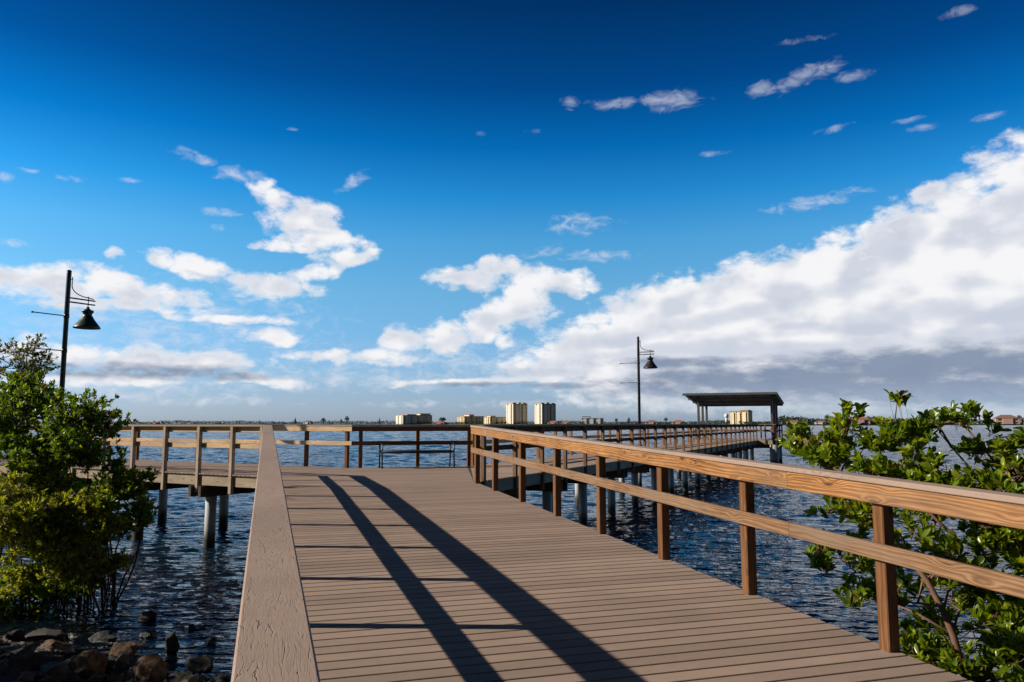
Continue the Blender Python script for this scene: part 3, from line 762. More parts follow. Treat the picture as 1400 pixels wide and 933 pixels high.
# ------------------------------------------------------------------ bench
bc = W(5.0, .0)
bx0 = onz(520.5, 640.4, 0.0); bx1 = bx0 + B * 1.83
bench = thing('bench', bx0.lerp(bx1, .5), 'black metal backless bench with arms in front of the shaded platform railing', 'bench')
for p in (bx0, bx1):
    sg = 1 if p is bx0 else -1
    mb = MB()
    mb.tube([p - U * .25, p - U * .20 + z1 * .40, p - U * .23 + z1 * .60], .019, 8); mb.build('leg', 'bench', bench)
    mb = MB(); mb.tube([p + U * .25, p + U * .20 + z1 * .40, p + U * .23 + z1 * .60], .019, 8); mb.build('leg', 'bench', bench)
    mb = MB(); mb.bar(p - U * .25 + z1 * .61, p + U * .25 + z1 * .61, .045, .018); mb.build('armrest', 'bench', bench)
mb = MB()
for sgn in (-1, 1): mb.tube([bx0 + U * .22 * sgn + z1 * .41, bx1 + U * .22 * sgn + z1 * .41], .022, 8)
mb.bar(bx0 + z1 * .375, bx1 + z1 * .375, .04, .03)
mb.build('seat_frame', 'bench', bench)
mb = MB()
k = 0.03
while k < 1.81:
    p = bx0 + B * k
    mb.sweep([(p - U * .235 + z1 * .425, B, z1), (p - U * .1 + z1 * .435, B, z1), (p + U * .1 + z1 * .435, B, z1), (p + U * .235 + z1 * .425, B, z1)], -.019, .019, 0, .006, .001)
    k += .058
mb.build('seat', 'bench', bench)

# ------------------------------------------------------------------ foliage builders
def unit(v): return v / np.maximum(np.linalg.norm(v, axis=-1, keepdims=True), 1e-9)
def leaves(P, D, Nn, L, Wd, tone, detail=2):
    """P base points, D length directions, Nn approx normals; returns verts, faces(4), tones"""
    D = unit(D); S = unit(np.cross(D, Nn)); Nn = np.cross(S, D)
    L = L[:, None]; Wd = Wd[:, None]
    if detail == 1:
        v = [P, P + D * L * .45 + S * Wd * .5 + Nn * L * .03, P + D * L - Nn * L * .08, P + D * L * .45 - S * Wd * .5 + Nn * L * .03]
        f = [(0, 1, 2, 3)]
    else:
        st = [(.12, .22, .0), (.42, .82, .03), (.72, .98, .02), (.93, .52, -.04)]
        v = [P]
        for a, ww, hh in st:
            c = P + D * L * a - Nn * L * (.16 * a * a)
            v += [c + S * Wd * .5 * ww + Nn * Wd * .20 * ww, c, c - S * Wd * .5 * ww + Nn * Wd * .20 * ww]
        v.append(P + D * L * 1.0 - Nn * L * .17)
        f = []
        for i in range(3):
            a = 1 + 3 * i
            f += [(a, a + 1, a + 4, a + 3), (a + 1, a + 2, a + 5, a + 4)]
        f += [(0, 0, 2, 1), (0, 3, 2, 2), (10, 11, 13, 13), (11, 12, 13, 13)]
        f = [(0, 2, 1, -1), (0, 3, 2, -1)] + f[:6] + [(10, 11, 13, -1), (11, 12, 13, -1)]
    n = len(v); V = np.stack(v, 1).reshape(-1, 3)
    base = (np.arange(len(P)) * n)[:, None]
    T = np.repeat(tone, n)
    tris = []
    for q in f:
        if q[3] == -1: tris.append(q[:3])
        else: tris += [(q[0], q[1], q[2]), (q[0], q[2], q[3])]
    if detail == 1: tris = [(0, 1, 2), (0, 2, 3)]
    F = np.concatenate([base + np.array(t)[None, :] for t in tris], 0)
    return V, F, T

def in_blobs(blobs, n, r, shell=.55):
    blobs = [b[:2] for b in blobs]
    """random points inside ellipsoids (c, rad), biased to the outer shell"""
    w = np.array([b[1][0] * b[1][1] * b[1][2] for b in blobs]) ** .8
    w = w ** .65; w /= w.sum()
    k = r.choice(len(blobs), n, p=w)
    d = unit(r.normal(size=(n, 3)))
    rad = r.uniform(0, 1, n) ** (1 / 3) * (1 - shell) + shell * r.uniform(.55, 1.0, n)
    out_ = (r.random(n) < .20) & (d[:, 2] > -.3); rad = np.where(out_, r.uniform(1.05, 1.35, n), rad)
    C = np.array([b[0] for b in blobs])[k]; Q = np.array([b[1] for b in blobs])[k]
    wob = 1 + .25 * np.sin(d[:, 0] * 5 + k) * np.sin(d[:, 2] * 6 + 2 * k)
    return C + d * Q * (rad * wob)[:, None], d, k

def bush(name, label, blobs, roots, seed, nros, per, leafL, leafW, lm, detail=2, twig=.006, group=None, bark='bark', trunk_r=.03, stems=None, zmin=None, up=.55, sprigs=(), cat='mangrove', spread=.9, keep=None):
    r = np.random.default_rng(seed)
    root0 = Vector(roots[0])
    th = thing(name, root0, label, cat, group)
    P, d, k = in_blobs(blobs, nros, r)
    for q in sprigs:
        P = np.vstack([P, [q]]); d = np.vstack([d, [[0, 0, 1]]]); k = np.append(k, 0)
    if zmin is not None:
        ok = P[:, 2] > zmin; P, d, k = P[ok], d[ok], k[ok]
    if keep is not None:
        ok = keep(P); P, d, k = P[ok], d[ok], k[ok]
    ax = unit(d * .55 + np.array([0, 0, up]) + r.normal(size=P.shape) * .25)
    # leaves in rosettes
    n = len(P)
    idx = np.repeat(np.arange(n), per)
    m_ = len(idx)
    ph = r.uniform(0, 6.283, m_)
    a = ax[idx]
    ref = unit(np.cross(a, unit(r.normal(size=(n, 3)))[idx]))
    s2 = np.cross(a, ref)
    tilt = r.uniform(.25, 1.35, m_) * spread
    rad = ref * np.cos(ph)[:, None] + s2 * np.sin(ph)[:, None]
    D = a * np.cos(tilt)[:, None] + rad * np.sin(tilt)[:, None]
    Nn = a * np.sin(tilt)[:, None] - rad * np.cos(tilt)[:, None] + r.normal(size=D.shape) * .28
    base = P[idx] + a * r.uniform(-.5, .3, m_)[:, None] * leafL * .9
    Ln = leafL * r.uniform(.65, 1.2, m_); Wn = leafW * r.uniform(.75, 1.2, m_)
    tone = np.clip(r.beta(2.2, 2.6, m_) * .75 + r.uniform(-.12, .2, n)[idx], 0, .93)
    tone[r.random(m_) < .008] = 1.25
    V, F, T = leaves(base, D, Nn, Ln, Wn, tone, detail)
    arr_mesh('crown', V, F, T, lm, th, root0, smooth=(detail > 1))
    # wood: limbs to each blob centre, twigs to the rosettes
    mb = MB()
    roots = [Vector(q) for q in roots]
    hub = []; done = {}
    nodes = [Vector(p) for pts, rr in (stems or []) for p in pts]
    for bi, b_ in enumerate(blobs):
        c = Vector(b_[0]); par = Vector(b_[2]) if len(b_) > 2 else c
        key = tuple(round(v, 4) for v in par)
        if key not in done:
            done[key] = 1
            lower = [q for q in nodes if q.z < par.z - .12 and (q - par).length < 1.6]
            ro = min(lower, key=lambda x: (x - par).length) if lower else min(roots, key=lambda x: (x.xy - par.xy).length)
            mid = ro.lerp(par, .5) + Vector((random.uniform(-.12, .12), random.uniform(-.12, .12), random.uniform(-.05, .12)))
            mb.tube([ro, ro.lerp(mid, .5) + Vector((random.uniform(-.05, .05), 0, .04)), mid, mid.lerp(par, .5) + Vector((random.uniform(-.04, .04), 0, 0)), par], [trunk_r, trunk_r * .85, trunk_r * .65, trunk_r * .5, trunk_r * .35], 7)
        if (par - c).length > .02:
            mb.tube([par, par.lerp(c, .5) + Vector((random.uniform(-.03, .03), 0, -.03)), c], [trunk_r * .35, trunk_r * .28, trunk_r * .2], 5)
        hub.append(c)
    if stems:
        for pts, rr in stems: mb.tube(pts, rr, 9)
    for i in range(n):
        p = Vector(P[i]); c = hub[k[i]]
        if (i % 1) == 0:
            axv = Vector(ax[i]); mid = c.lerp(p, .55) - axv * .06
            mb.tube([c.lerp(p, .12), mid, p - axv * .02, p + axv * leafL * .25], [twig, twig * .8, twig * .6, twig * .35], 4, cap=False)
    mb.build('trunk', bark, th)
    return th
def bl(x, y, Y, rx, ry=None, rd=None):
    """a clump seen at pixel x, y at distance Y, radii given in pixels"""
    k = Y / FPX
    ry = ry or rx; rd = rd or max(rx, ry) * k
    return (tuple(at(x, y, Y)), (rx * k, rd, ry * k))

def split(blobs, n, f, seed):
    r = np.random.default_rng(seed); out = []
    for c, q in blobs:
        for i in range(n):
            d = unit(r.normal(size=3)); k = r.uniform(.55, .95)
            out.append((tuple(np.array(c) + d * np.array(q) * k), tuple(np.array(q) * f * r.uniform(.7, 1.2)), c))
    return out

# right mangrove: several stems, open clumps of rosettes
rb = [bl(1300,820,6.2,50,40,.4), bl(1380,740,6.3,40,40,.4), bl(1280,905,6.0,40,26,.3), bl(1098,600,7.2,30,28,.28), bl(1145,590,7.0,34,26,.3), bl(1120,630,7.1,26,16,.25), bl(1178,600,6.8,36,34,.3), bl(1170,640,6.7,40,22,.3),
      bl(1215,590,6.6,34,26,.3), bl(1240,625,6.5,42,30,.35), bl(1262,585,6.6,26,22,.25), bl(1318,572,6.6,38,14,.25), bl(1345,612,6.4,30,14,.3), bl(1300,655,6.3,45,18,.3),
      bl(1385,595,6.4,26,22,.3), bl(1400,650,6.2,30,22,.3), bl(1330,665,6.0,40,14,.3), bl(1225,655,6.6,34,14,.3),
      bl(1150,685,6.8,34,20,.28), bl(1185,715,6.7,34,24,.3), bl(1150,765,6.6,34,30,.28), bl(1175,815,6.5,26,20,.25), bl(1120,775,6.8,14,16,.15),
      bl(1260,710,6.5,50,32,.4), bl(1340,720,6.3,60,40,.5), bl(1290,775,6.2,44,36,.4), bl(1375,800,6.1,55,60,.5), bl(1330,860,6.0,50,34,.4),
      bl(1260,880,6.4,28,22,.3), bl(1390,890,5.9,60,60,.5), bl(1450,700,6.5,70,110,.7), bl(1540,760,6.8,100,150,.9), bl(1440,900,6.0,70,90,.6), bl(1345,915,5.9,40,22,.3), bl(1215,760,6.9,20,22,.2), bl(1240,820,6.8,20,20,.2)]
rroot = Vector((4.6, 6.2, ground_z(4.6, 6.2) - .1)); rroot2 = Vector((3.75, 6.3, WZ - .2)); rroot3 = Vector((5.6, 6.6, WZ))
st = [([at(1330,960,5.9), at(1303,868,5.9), at(1290,836,5.95), at(1268,795,6.0), at(1245,765,6.1), at(1222,735,6.3), at(1190,700,6.5)], [.030, .026, .024, .021, .018, .012, .008]),
      ([at(1400,760,6.2), at(1384,690,6.3), at(1376,640,6.35), at(1370,612,6.4)], [.02, .018, .016, .019]),
      ([at(1384,690,6.3), at(1335,650,6.4), at(1300,610,6.5), at(1285,592,6.55)], [.013, .009, .007, .004]),
      ([at(1376,650,6.35), at(1350,620,6.45), at(1325,590,6.5), at(1318,575,6.55)], [.013, .010, .008, .004]),
      ([at(1240,640,6.5), at(1228,600,6.55), at(1224,570,6.6), at(1227,548,6.6)], [.010, .008, .006, .004]),
      ([at(1310,740,6.2), at(1270,700,6.3), at(1230,660,6.5), at(1150,645,6.8), at(1100,625,7.1)], [.015, .012, .010, .007, .004]),
      ([at(1282,828,5.96), at(1255,825,6.1), at(1230,822,6.3)], [.010, .008, .006])]
bush('mangrove', 'red mangrove with glossy upright leaf rosettes growing outside the right ramp railing', split(rb, 5, .48, 1), [rroot, rroot2, rroot3], 11, 1750, 9, .092, .041, 'leaf_r', 2, .0030, trunk_r=.010, spread=.78, stems=st,
     sprigs=[tuple(at(1218,547,6.6)), tuple(at(1230,543,6.6)), tuple(at(1238,551,6.62)), tuple(at(1228,552,6.58))], up=.75,
     keep=lambda P: ((P - np.array(W(0, .28))) @ np.array(B)) > 0)

# left shrubs
def near_water(x, y): return (x, y, WZ - .1)
lb = [bl(60,600,12.2,90,60,1.1), bl(148,660,11.8,38,36,.6), bl(175,690,11.6,34,34,.5), bl(92,618,12,46,48,.8), bl(20,592,12.5,60,40,.8), bl(50,562,12.4,26,22,.5), bl(20,560,12.6,40,30,.6), bl(92,602,12.2,34,26,.5), bl(28,545,12.4,44,36,.8), bl(118,566,12.0,14,14,.2), bl(75,700,11.8,95,60,1.0),
      bl(10,650,12.3,80,90,1.0), bl(0,790,12.0,60,40,.8), bl(70,795,11.9,55,30,.6), bl(130,770,11.8,36,34,.4), bl(30,820,12.2,60,16,.5), bl(195,665,11.6,20,22,.3), bl(200,705,11.5,12,14,.2), bl(100,740,11.7,60,44,.7)]
bush('mangrove', 'dense dark green mangrove shrub in front of the left pier arm', split(lb, 7, .40, 2), [near_water(-7.4, 12.3), near_water(-8.6, 12.5), near_water(-6.7, 12.3), near_water(-7.9, 12.6), near_water(-6.3, 12.5)], 21, 5000, 9, .088, .040, 'leaf_l', 1, .004, bark='bark_dark', trunk_r=.017, up=.5)
lb2 = [bl(32,502,13.6,36,30,.7), bl(0,490,13.8,50,38,.8), bl(56,525,13.5,20,22,.4), bl(10,545,13.6,50,30,.8), bl(38,470,13.7,22,16,.3), bl(56,492,13.6,13,14,.2)]
bush('mangrove', 'tallest shrub at the left edge with sparse fine brownish green foliage', split(lb2, 6, .40, 3), [near_water(-9.4, 13.6), near_water(-8.9, 13.5)], 23, 700, 8, .070, .026, 'leaf_b', 1, .004, bark='bark_dark', trunk_r=.022, up=.7)
lb3 = [bl(40,700,11.1,80,40,.8), bl(105,715,11.1,48,34,.6), bl(150,725,11.2,30,24,.4), bl(20,740,11.0,80,36,.7), bl(80,755,11.0,50,30,.5), bl(35,660,11.3,50,22,.5), bl(130,690,11.3,34,18,.4), bl(12,790,11.0,40,22,.4), bl(60,790,11.0,30,20,.3), bl(110,770,11.1,34,22,.35), bl(150,765,11.2,22,18,.25)]
bush('mangrove', 'low yellowish green shrub with sunlit drooping sprays at the left water edge', split(lb3, 7, .40, 4), [near_water(-7.4, 12.0), near_water(-6.8, 12.1), near_water(-8.0, 12.0), near_water(-6.2, 12.0)], 25, 1900, 9, .076, .034, 'leaf_y', 1, .004, bark='bark_dark', trunk_r=.014, up=.35)
# shrubs on the bank further left keep the rocks in shade
lb4 = [((-9.2, 8.3, .3), (1.4, 1.4, 2.0)), ((-9.6, 6.4, .4), (1.5, 1.6, 1.6)), ((-8.2, 8.0, -.5), (.9, 1.1, 1.1))]
bush('mangrove', 'bank side shrub just left of the photo frame shading the rocks', lb4, [(-9.6, 8.6, -1.7), (-10.2, 6.4, -1.4)], 27, 3200, 8, .085, .036, 'leaf_l', 1, .004, bark='bark_dark', trunk_r=.04)
# hanging prop roots
r_ = np.random.default_rng(5)
pr = thing('prop_roots', (-6.6, 10.9, WZ), 'thin dark prop roots standing in the water under the left shrubs', 'mangrove roots')
for i in range(26):
    x = r_.uniform(20, 165); y0 = r_.uniform(735, 775); Yd = r_.uniform(11.7, 12.5)
    a = at(x, y0, Yd); mb = MB(); e = Vector((a.x + r_.uniform(-.12, .12), a.y, WZ - .2))
    mb.tube([a, a.lerp(e, .4) + Vector((r_.uniform(-.05, .05), 0, 0)), e], [.012, .012, .010], 5); mb.build('root', 'bark_dark', pr)

# ------------------------------------------------------------------ rocks
def rock_mesh(seed, flat=.7):
    bm = bmesh.new(); bmesh.ops.create_icosphere(bm, subdivisions=4, radius=1)
    r = random.Random(seed); off = Vector((r.uniform(0, 99), r.uniform(0, 99), r.uniform(0, 99)))
    cuts = [(Vector((r.gauss(0, 1), r.gauss(0, 1), r.gauss(0, 1))).normalized(), r.uniform(.45, .80)) for _ in range(13)]
    for v in bm.verts:
        p = v.co.copy()
        for n, d in cuts:
            k = p.dot(n) - d
            if k > 0: p -= n * k * .92
        p *= 1 + .22 * mnoise.noise(p * 1.6 + off) + .10 * mnoise.noise(p * 4 + off) + .035 * mnoise.noise(p * 14 + off)
        p.z *= flat; v.co = p
    me = bpy.data.meshes.new('rock'); bm.to_mesh(me); bm.free()
    me.polygons.foreach_set('use_smooth', [True] * len(me.polygons)); return me
def rock(x, y, sx, sy, mt, label, seed, tilt=0, group='riprap rocks on the left shore', zb=None):
    sizes = sx / FPX
    zz = WZ + .02 if zb is None else zb
    p = onz(x, y, zz)
    Yd = p.y
    me = rock_mesh(seed); me.materials.append(M[mt])
    ob = bpy.data.objects.new('rock', me); col.objects.link(ob)
    sx *= .88; sy *= .88
    ob.location = p; ob.scale = (sx * Yd / FPX, (sx * .5 + sy * .5) * Yd / FPX, sy * Yd / FPX / .7 )
    ob.rotation_euler = (0, R(tilt), R((seed * 47) % 50 - 25))
    return tag(ob, label, 'rock', group)
rock(26, 900, 36, 15, 'rock_grey', 'long slanting grey rock slab in the bottom left corner', 1, -32, zb=-1.45)
rock(76, 918, 25, 20, 'rock_grey', 'pale grey rock left of the rounded brown rock', 2, 10, zb=-1.45)
rock(119, 911, 28, 22, 'rock_brown', 'large rounded golden brown rock among the grey rocks', 3, 0, zb=-1.48)
rock(171, 890, 26, 13, 'rock_brown', 'flat topped reddish brown rock at the water edge', 4, -8, zb=-1.55)
rock(214, 918, 30, 24, 'rock_brown', 'big rough brown rock in front of the dark upright block', 5, 20, zb=-1.48)
rock(252, 932, 24, 15, 'rock_tan', 'pale tan rock at the bottom beside the rail cap', 6, 5, zb=-1.5)
rock(235, 882, 16, 18, 'rock_dark', 'dark blocky rock standing at the water edge', 7, 0, zb=-1.6)
rock(201, 845, 17, 10, 'rock_dark', 'dark flat rock rising from the water farthest from shore', 8, 0)
rock(205, 869, 15, 11, 'rock_dark', 'dark low rock in the shallows beside the upright block', 9, 0)
rock(262, 857, 8, 7, 'rock_dark', 'small round dark rock alone in the water', 10, 0)
rock(288, 877, 9, 14, 'rock_dark', 'narrow upright dark rock nearest the rail cap in the water', 11, 0)
rock(275, 911, 23, 17, 'rock_dark', 'rounded black wet rock under the rail cap', 12, 0, zb=-1.58)
rock(166, 909, 20, 16, 'rock_grey', 'greyish rock between the golden brown and rough brown rocks', 13, 15, zb=-1.52)
rock(38, 928, 17, 12, 'rock_grey', 'small grey rock below the slanting slab', 14, 0, zb=-1.45)
rock(140, 872, 24, 10, 'rock_dark', 'dark slab at the water edge above the golden brown rock', 15, 5, zb=-1.6)
rock(60, 868, 30, 10, 'rock_dark', 'wide dark rock under the shrub above the slanting slab', 16, 0, zb=-1.6)
rr_ = random.Random(9)
pool = [rock_mesh(100 + k) for k in range(8)]
for k, me in enumerate(pool): me.materials.append(M[('rock_dark', 'rock_grey', 'rock_dark', 'rock_brown')[k % 4]])
for k in range(265):
    x = rr_.uniform(-8.5, -1.6) if k > 200 else rr_.uniform(-6.6, -2.3); yy = rr_.uniform(4.6, 8.2) if k > 200 else rr_.uniform(8.0, 9.5) + 1.2 * max(0, min(1, (-4.6 - x) / 2.5)) * rr_.random()
    if k >= 225: x = rr_.uniform(-7.4, -4.4); yy = rr_.uniform(8.6, 10.7)
    gz = ground_z(x, yy)
    s_ = rr_.uniform(.06, .16) if k < 225 else rr_.uniform(.12, .26)
    ob = bpy.data.objects.new('rock', pool[k % 8]); col.objects.link(ob)
    ob.location = (x, yy, gz + s_ * .15); ob.scale = (s_ * rr_.uniform(.8, 1.5), s_, s_ * rr_.uniform(.7, 1.1))
    ob.rotation_euler = (rr_.uniform(-.3, .3), rr_.uniform(-.3, .3), rr_.uniform(0, 6))
    tag(ob, 'small rough rock filling in between the large rocks of the left shore', 'rock', 'riprap rocks on the left shore')

# ------------------------------------------------------------------ far shore
DL = 2400.0
m, g, o = mat('far_ground')
gp = g.add('ShaderNodeNewGeometry').outputs['Position']
princ(g, o, g.mix(g.noise(gp, .02, 4, .6), (.035, .05, .025), (.07, .075, .045)), .9, .2)
M['far_ground'] = m
def shore_Y(x):                      # forward distance of the far shoreline by pixel column
    if x < 540: return 2500
    if x < 900: return 2500 - (x - 540) / 360 * 500
    if x < 1050: return 2000 - (x - 900) / 150 * 900
    if x < 1240: return 1100
    return 1100 + min(500, (x - 1240) * 6)
mbv, mbf = [], []
xs = list(range(-900, 2301, 20))
for x in xs:
    Yd = shore_Y(x); X0 = (x - 700) / FPX * Yd * 1.006
    for (dy, z) in ((0, WZ - 1), (3, WZ + .8), (25, WZ + 2.0), (900, WZ + 2.5)):
        mbv.append((X0 * (Yd + dy) / Yd, Yd + dy, z))
for i in range(len(xs) - 1):
    for j in range(3): mbf.append((i * 4 + j, (i + 1) * 4 + j, (i + 1) * 4 + j + 1, i * 4 + j + 1))
struct(arr_mesh('far_shore', mbv, mbf, None, 'far_ground'))

def clump_arrays(C, S, r, nleaf):
    """leafy clumps of small quads: a loose crown whose outline is uneven"""
    n = len(C); idx = np.repeat(np.arange(n), nleaf)
    d = unit(r.normal(size=(len(idx), 3))); rad = r.uniform(.55, 1.05, len(idx))[:, None]
    P = C[idx] + d * S[idx] * rad
    q = S[idx].mean(1) * r.uniform(.35, .6, len(idx))
    D = unit(r.normal(size=P.shape)); Nn = unit(d + r.normal(size=P.shape) * .4)
    return leaves(P - D * q[:, None] * .5, D, Nn, q, q * .8, r.uniform(0, .9, len(idx)), 1)
r = np.random.default_rng(12)
C, S = [], []
for x in np.arange(-850, 2250, 1.3):
    Yd = shore_Y(x) + r.uniform(8, 60)
    hpx = 2.2 + 2.2 * (math.sin(x * .043) * math.sin(x * .017 + 1) * .5 + .5) + r.uniform(0, 1.6)
    if x > 1060: hpx = 6.0 + 4.5 * (math.sin(x * .06) * .5 + .5) + r.uniform(0, 2)
    if x > 1240: hpx = 5.0 + r.uniform(0, 3)
    if 540 < x < 900: hpx *= .9
    hgt = hpx * Yd / FPX * 1.0
    X0 = (x - 700) / FPX * Yd * 1.006
    w_ = r.uniform(3.5, 7)
    C.append((X0, Yd, WZ + 1.5 + hgt * .5)); S.append((w_, w_, hgt * .55))
V, F, T = clump_arrays(np.array(C), np.array(S), r, 26)
struct(arr_mesh('far_treeline', V, F, T, 'leaf_far'), 'stuff')

def far_pt(x, dy=20):
    Yd = shore_Y(x) + dy
    return Vector(((x - 700) / FPX * Yd * 1.006, Yd, WZ + 2)), Yd / FPX
def far_tree(x, h, wpx, label, kind):
    p, k = far_pt(x, 6)
    th = thing('pine_tree' if kind else 'broadleaf_tree', p, label, 'tree', 'single trees on the far shore')
    H = h * k
    mb = MB(); mb.tube([p, p + z1 * H * .85], [.35 * k * 2, .15 * k * 2], 6); mb.build('trunk', 'bark_dark', th)
    C = np.array([tuple(p + z1 * H * q) for q in ((.45, .65, .85) if kind else (.6, .75))])
    S = np.array([(wpx * k * s_ * .5, wpx * k * s_ * .5, H * .22) for s_ in ((1, .75, .4) if kind else (1, .8))])
    V, F, T = clump_arrays(C, S, r, 70)
    arr_mesh('crown', V, F, T, 'leaf_far', th, p)
far_tree(407, 8, 4, 'narrow pointed far tree left of the pale far house above the sunlit railing', 1)
far_tree(445, 8.5, 7, 'rounded far tree directly right of the dark roofed far house', 0)
far_tree(469, 7.5, 3, 'thin pointed far tree left of the tallest far tree near the railing corner', 1)
far_tree(477, 11, 6, 'tallest far tree left of the apartment blocks above the railing corner', 0)
far_tree(521, 8, 3, 'thin spire like far tree left of the first cream apartment block', 1)
far_tree(606, 9.5, 10, 'dark round far tree right of the first cream apartment block', 0)
far_tree(841, 8, 5, 'round far tree right of the low white far building', 0)
far_tree(858, 9, 5, 'pointed far tree left of the right lamp pole', 1)
far_tree(908, 9, 6, 'rounded far tree between the right lamp pole and the shelter', 0)
far_tree(1126, 14, 8, 'dark far tree over the red roofs right of the shelter', 0)
far_tree(1151, 17, 7, 'tallest dark far tree seen above the right mangrove', 0)
far_tree(1165, 14.5, 9, 'round far tree right of the tallest one above the right mangrove', 0)
far_tree(1386, 13, 7, 'dark far tree between the brown roofed houses at the right edge', 0)

def facade_mat(name, c):
    m, g, o = mat(name)
    gp = g.add('ShaderNodeTexCoord').outputs['Object']
    n = g.noise(gp, .15, 5, .6)
    princ(g, o, g.mix(n, tuple(x * .9 for x in c), tuple(min(.9, x * 1.08) for x in c)), .8, .2); M[name] = m
facade_mat('cream_wall', (.80, .70, .55)); facade_mat('yellow_wall', (.80, .66, .42)); facade_mat('white_wall', (.72, .70, .68)); facade_mat('taupe_wall', (.34, .27, .21))
facade_mat('red_roof', (.33, .14, .09)); facade_mat('brown_roof', (.22, .13, .10)); facade_mat('grey_roof', (.16, .17, .19)); facade_mat('pink_wall', (.50, .34, .27))
m, g, o = mat('dark_window'); princ(g, o, (.05, .06, .08), .25, .5); M['window'] = m
TURN = R(24)                          # the far buildings stand turned so that one side faces the sun
def building(name, label, x0, x1, ytop, wall, roof, floors, cols, depth=.7, cat='apartment building', group='buildings on the far shore', turn=TURN, steps=(), dy=40, roofstyle='flat', win=(.5, .5), wtop=None, ybase=None):
    p, k = far_pt((x0 + x1) / 2, dy)
    H = (580.2 - ytop) * k - .5
    Wd = (x1 - x0) * k
    X = Vector((math.cos(turn), -math.sin(turn), 0)); Yv = Vector((math.sin(turn), math.cos(turn), 0))   # X faces along the front, -Yv is the front normal
    fw = Wd / (math.cos(turn) + depth * abs(math.sin(turn))); dp = fw * depth
    th = thing(name, p, label, cat, group)
    mb = MB(); mb.box(p + z1 * (H / 2), fw, dp, H, X, Yv)
    # projecting bays so that the front reads as columns
    nb = max(1, cols // 2)
    for b in range(nb):
        c = p - Yv * (dp / 2 + .9) + X * (fw * ((b + .5) / nb - .5))
        mb.box(c + z1 * (H * .47), fw / nb * .42, 1.8, H * .94, X, Yv)
    for b in range(max(1, int(nb * depth))):
        nn_ = max(1, int(nb * depth)); c = p - X * (fw / 2 + .9) + Yv * (dp * ((b + .5) / nn_ - .5))
        mb.box(c + z1 * (H * .47), 1.8, dp / nn_ * .45, H * .94, X, Yv)
    for (f0, f1, hh) in steps:        # higher or lower parts along the front
        mb.box(p + X * (fw * ((f0 + f1) / 2 - .5)) + z1 * (H + hh * k / 2), fw * (f1 - f0), dp * .7, hh * k, X, Yv)
    mb.build('wall', wall, th)
    mb = MB()
    if roofstyle == 'flat':
        mb.box(p + z1 * (H + .5), fw + 1.5, dp + 1.5, 1.0, X, Yv)
        for (f0, f1, hh) in steps: mb.box(p + X * (fw * ((f0 + f1) / 2 - .5)) + z1 * (H + hh * k + .6), fw * (f1 - f0) + 1, dp * .7 + 1, 1.2, X, Yv)
    else:
        e = 1.0; rh = min(fw, dp) * .28 if roofstyle == 'hip' else 2.5
        A = [p + X * (a * (fw / 2 + e)) + Yv * (b * (dp / 2 + e)) + z1 * H for a, b in ((-1, -1), (1, -1), (1, 1), (-1, 1))]
        q = min(dp / 2, fw / 2) * .95
        Rr = [p - X * (fw / 2 - q) + z1 * (H + rh), p + X * (fw / 2 - q) + z1 * (H + rh)]
        mb.add(A + Rr, [(0, 1, 5, 4), (1, 2, 5), (2, 3, 4, 5), (3, 0, 4), (3, 2, 1, 0)])
    mb.build('roof', roof, th)
    # windows share one mesh
    wm = None
    fh = H / floors
    tot = 0
    def win_at(c, Xa, ww, hh):
        nonlocal wm, tot
        if tot >= 98: return
        if wm is None:
            b_ = MB(); b_.box((0, 0, 0), ww, .5, hh); ob = b_.build('window', 'window', None); wm = ob.data; ob.parent = th
        else:
            ob = bpy.data.objects.new('window', wm); col.objects.link(ob); ob.parent = th
        ob.location = c - p; ob.rotation_euler = (0, 0, math.atan2(Xa.y, Xa.x)); tot += 1
    nside = max(1, int(cols * depth))
    for fl in range(floors):
        z = (fl + .5) * fh
        for cidx in range(cols):
            bay = False
            off = 0.12 
            win_at(p - Yv * (dp / 2 + off) + X * (fw * ((cidx + .5) / cols - .5) + (fw / cols * .5 * (1 if cidx % 2 else -1) * .0)) + z1 * z - Yv * (1.8 if cidx % 2 == 0 and cols > 1 and abs(((cidx + .5) / cols * nb) % 1 - .5) < .21 else 0), X, fw / cols * win[0], fh * win[1])
        for cidx in range(nside):
            win_at(p - X * (dp * 0 + fw / 2 + .12) + Yv * (dp * ((cidx + .5) / nside - .5)) + z1 * z - X * (1.8 if abs(((cidx + .5) / nside * max(1, int(nb * depth))) % 1 - .5) < .22 else 0), Yv, fw / cols * win[0], fh * win[1])
    return th
building('apartment_block', 'stepped cream apartment block with red brown roof, leftmost on the far shore', 543, 592, 568.5, 'cream_wall', 'red_roof', 6, 9, .55, steps=((.18, .5, 1.0), (.62, .98, 2.2)), turn=R(-32))
building('apartment_block', 'low cream yellow apartment block nearest left of the twin towers', 662, 692, 571, 'yellow_wall', 'red_roof', 5, 6, .6, steps=((.1, .4, 1.5),), turn=R(-34))
building('apartment_block', 'cream yellow apartment block with dark side above the end of the right ramp railing', 626, 662, 570, 'yellow_wall', 'red_roof', 5, 7, .6, steps=((.3, .55, 2.2),), dy=90, turn=R(-34))
building('apartment_tower', 'left one of the two tall cream apartment towers', 692, 721, 553, 'cream_wall', 'taupe_wall', 15, 4, .62, 'apartment tower', steps=((.05, .3, 1.2), (.45, .62, 1.6), (.75, .98, 1.2)), turn=R(-38), win=(.46, .6))
building('apartment_tower', 'right one of the two tall cream apartment towers', 730.5, 759.5, 553, 'cream_wall', 'taupe_wall', 15, 4, .62, 'apartment tower', steps=((.02, .25, 1.0), (.4, .6, 1.4), (.78, .98, 1.0)), turn=R(-38), win=(.46, .6))
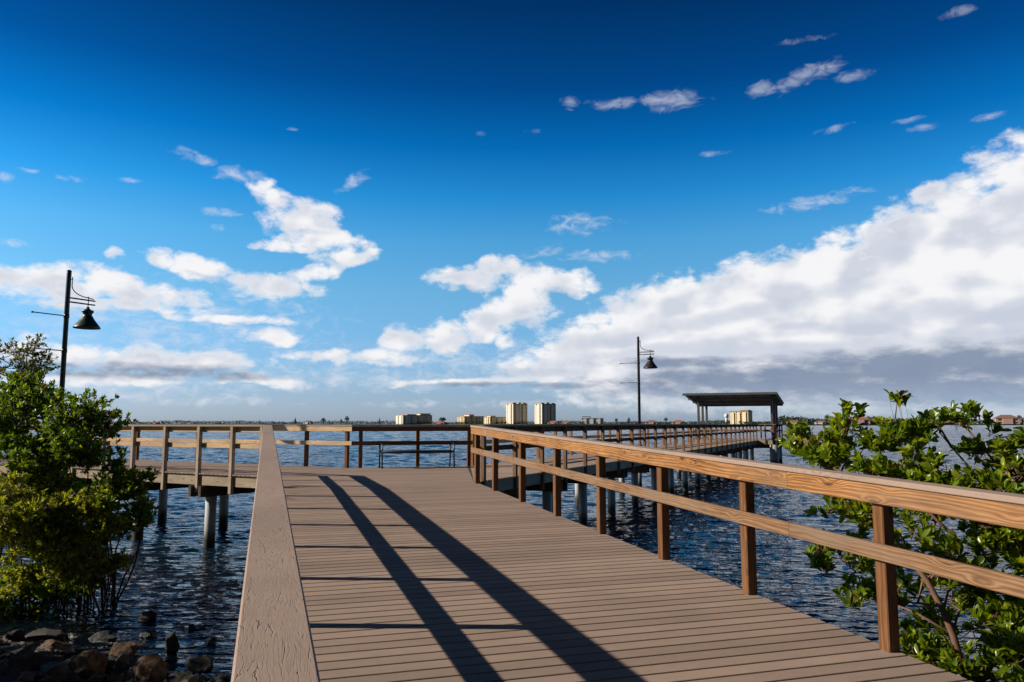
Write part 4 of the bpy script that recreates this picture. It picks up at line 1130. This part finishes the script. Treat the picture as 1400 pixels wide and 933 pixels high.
building('office_building', 'low white building with dark window bands right of the twin towers', 794, 824, 572.5, 'white_wall', 'grey_roof', 3, 7, .35, 'building', steps=((.02, .38, 2.2),), turn=R(15), win=(.85, .4))
building('hotel_building', 'pale yellow hotel block with dark red roof seen under the shelter roof', 996, 1024, 563, 'yellow_wall', 'red_roof', 6, 7, .5, 'hotel', steps=((.55, .98, 1.2),), turn=R(42), win=(.35, .6))
# white domed tower beside the hotel
p, k = far_pt(990, 40)
wt_ = thing('water_tower', p, 'white round topped tower left of the yellow hotel block', 'water tower')
mb = MB(); mb.tube([p, p + z1 * (9 * k)], 1.6 * k, 12); mb.build('column', 'white_wall', wt_)
mb = MB(); mb.lathe([(.1, 14.5 * k), (1.6 * k, 14 * k), (2.6 * k, 12.6 * k), (3.0 * k, 11 * k), (2.6 * k, 9.4 * k), (1.4 * k, 8 * k)], p, 18); mb.build('tank', 'white_wall', wt_)
# houses
HS = [(418, 431, 577.3, 'white_wall', 'grey_roof', 'pale house with a dark roof above the sunlit part of the railing'),
      (594, 612, 578.6, 'pink_wall', 'red_roof', 'low house with a wide red roof right of the first cream block'),
      (160, 172, 579.0, 'white_wall', 'grey_roof', 'small grey roofed house over the left arm railing'),
      (214, 224, 578.6, 'pink_wall', 'brown_roof', 'small brown roofed house over the left arm railing'),
      (748, 764, 578.0, 'pink_wall', 'red_roof', 'low red roofed house at the foot of the right tower'),
      (766, 780, 578.4, 'pink_wall', 'red_roof', 'low red roofed house between the right tower and the white building'),
      (880, 898, 577.4, 'pink_wall', 'brown_roof', 'brown roofed house right of the right lamp pole'),
      (916, 934, 577.2, 'pink_wall', 'red_roof', 'red roofed house just left of the shelter posts'),
      (1072, 1090, 576.5, 'pink_wall', 'brown_roof', 'brown roofed house right of the shelter above the first mangrove leaves'),
      (1110, 1124, 576.8, 'white_wall', 'red_roof', 'small white walled red roofed house on the nearer right shore'),
      (1126, 1139, 577.6, 'pink_wall', 'brown_roof', 'small brown house beside the white walled red roofed house'),
      (1156, 1184, 573.5, 'pink_wall', 'red_roof', 'largest red roofed house on the nearer right shore'),
      (1184, 1206, 574.0, 'pink_wall', 'brown_roof', 'brown roofed house right of the largest red roofed house'),
      (1260, 1272, 570.0, 'taupe_wall', 'brown_roof', 'tall narrow grey brown house behind the upright mangrove leaves'),
      (1281, 1294, 573.2, 'pink_wall', 'red_roof', 'small pinkish house left of the upper mangrove clump'),
      (1352, 1384, 572.0, 'pink_wall', 'brown_roof', 'long brown roofed house with peach walls near the right edge'),
      (1390, 1412, 572.5, 'pink_wall', 'red_roof', 'peach house with dark red roof cut by the right edge')]
for (x0, x1, yt, wl, rf, lb_) in HS:
    building('house', lb_, x0, x1, yt, wl, rf, 1 if x0 < 1050 else 2, 3, .6, 'house', 'houses on the far shore', turn=R(20), dy=4, roofstyle='hip', win=(.4, .45))

for o_ in bpy.data.objects:
    if '_o' in o_: del o_['_o']
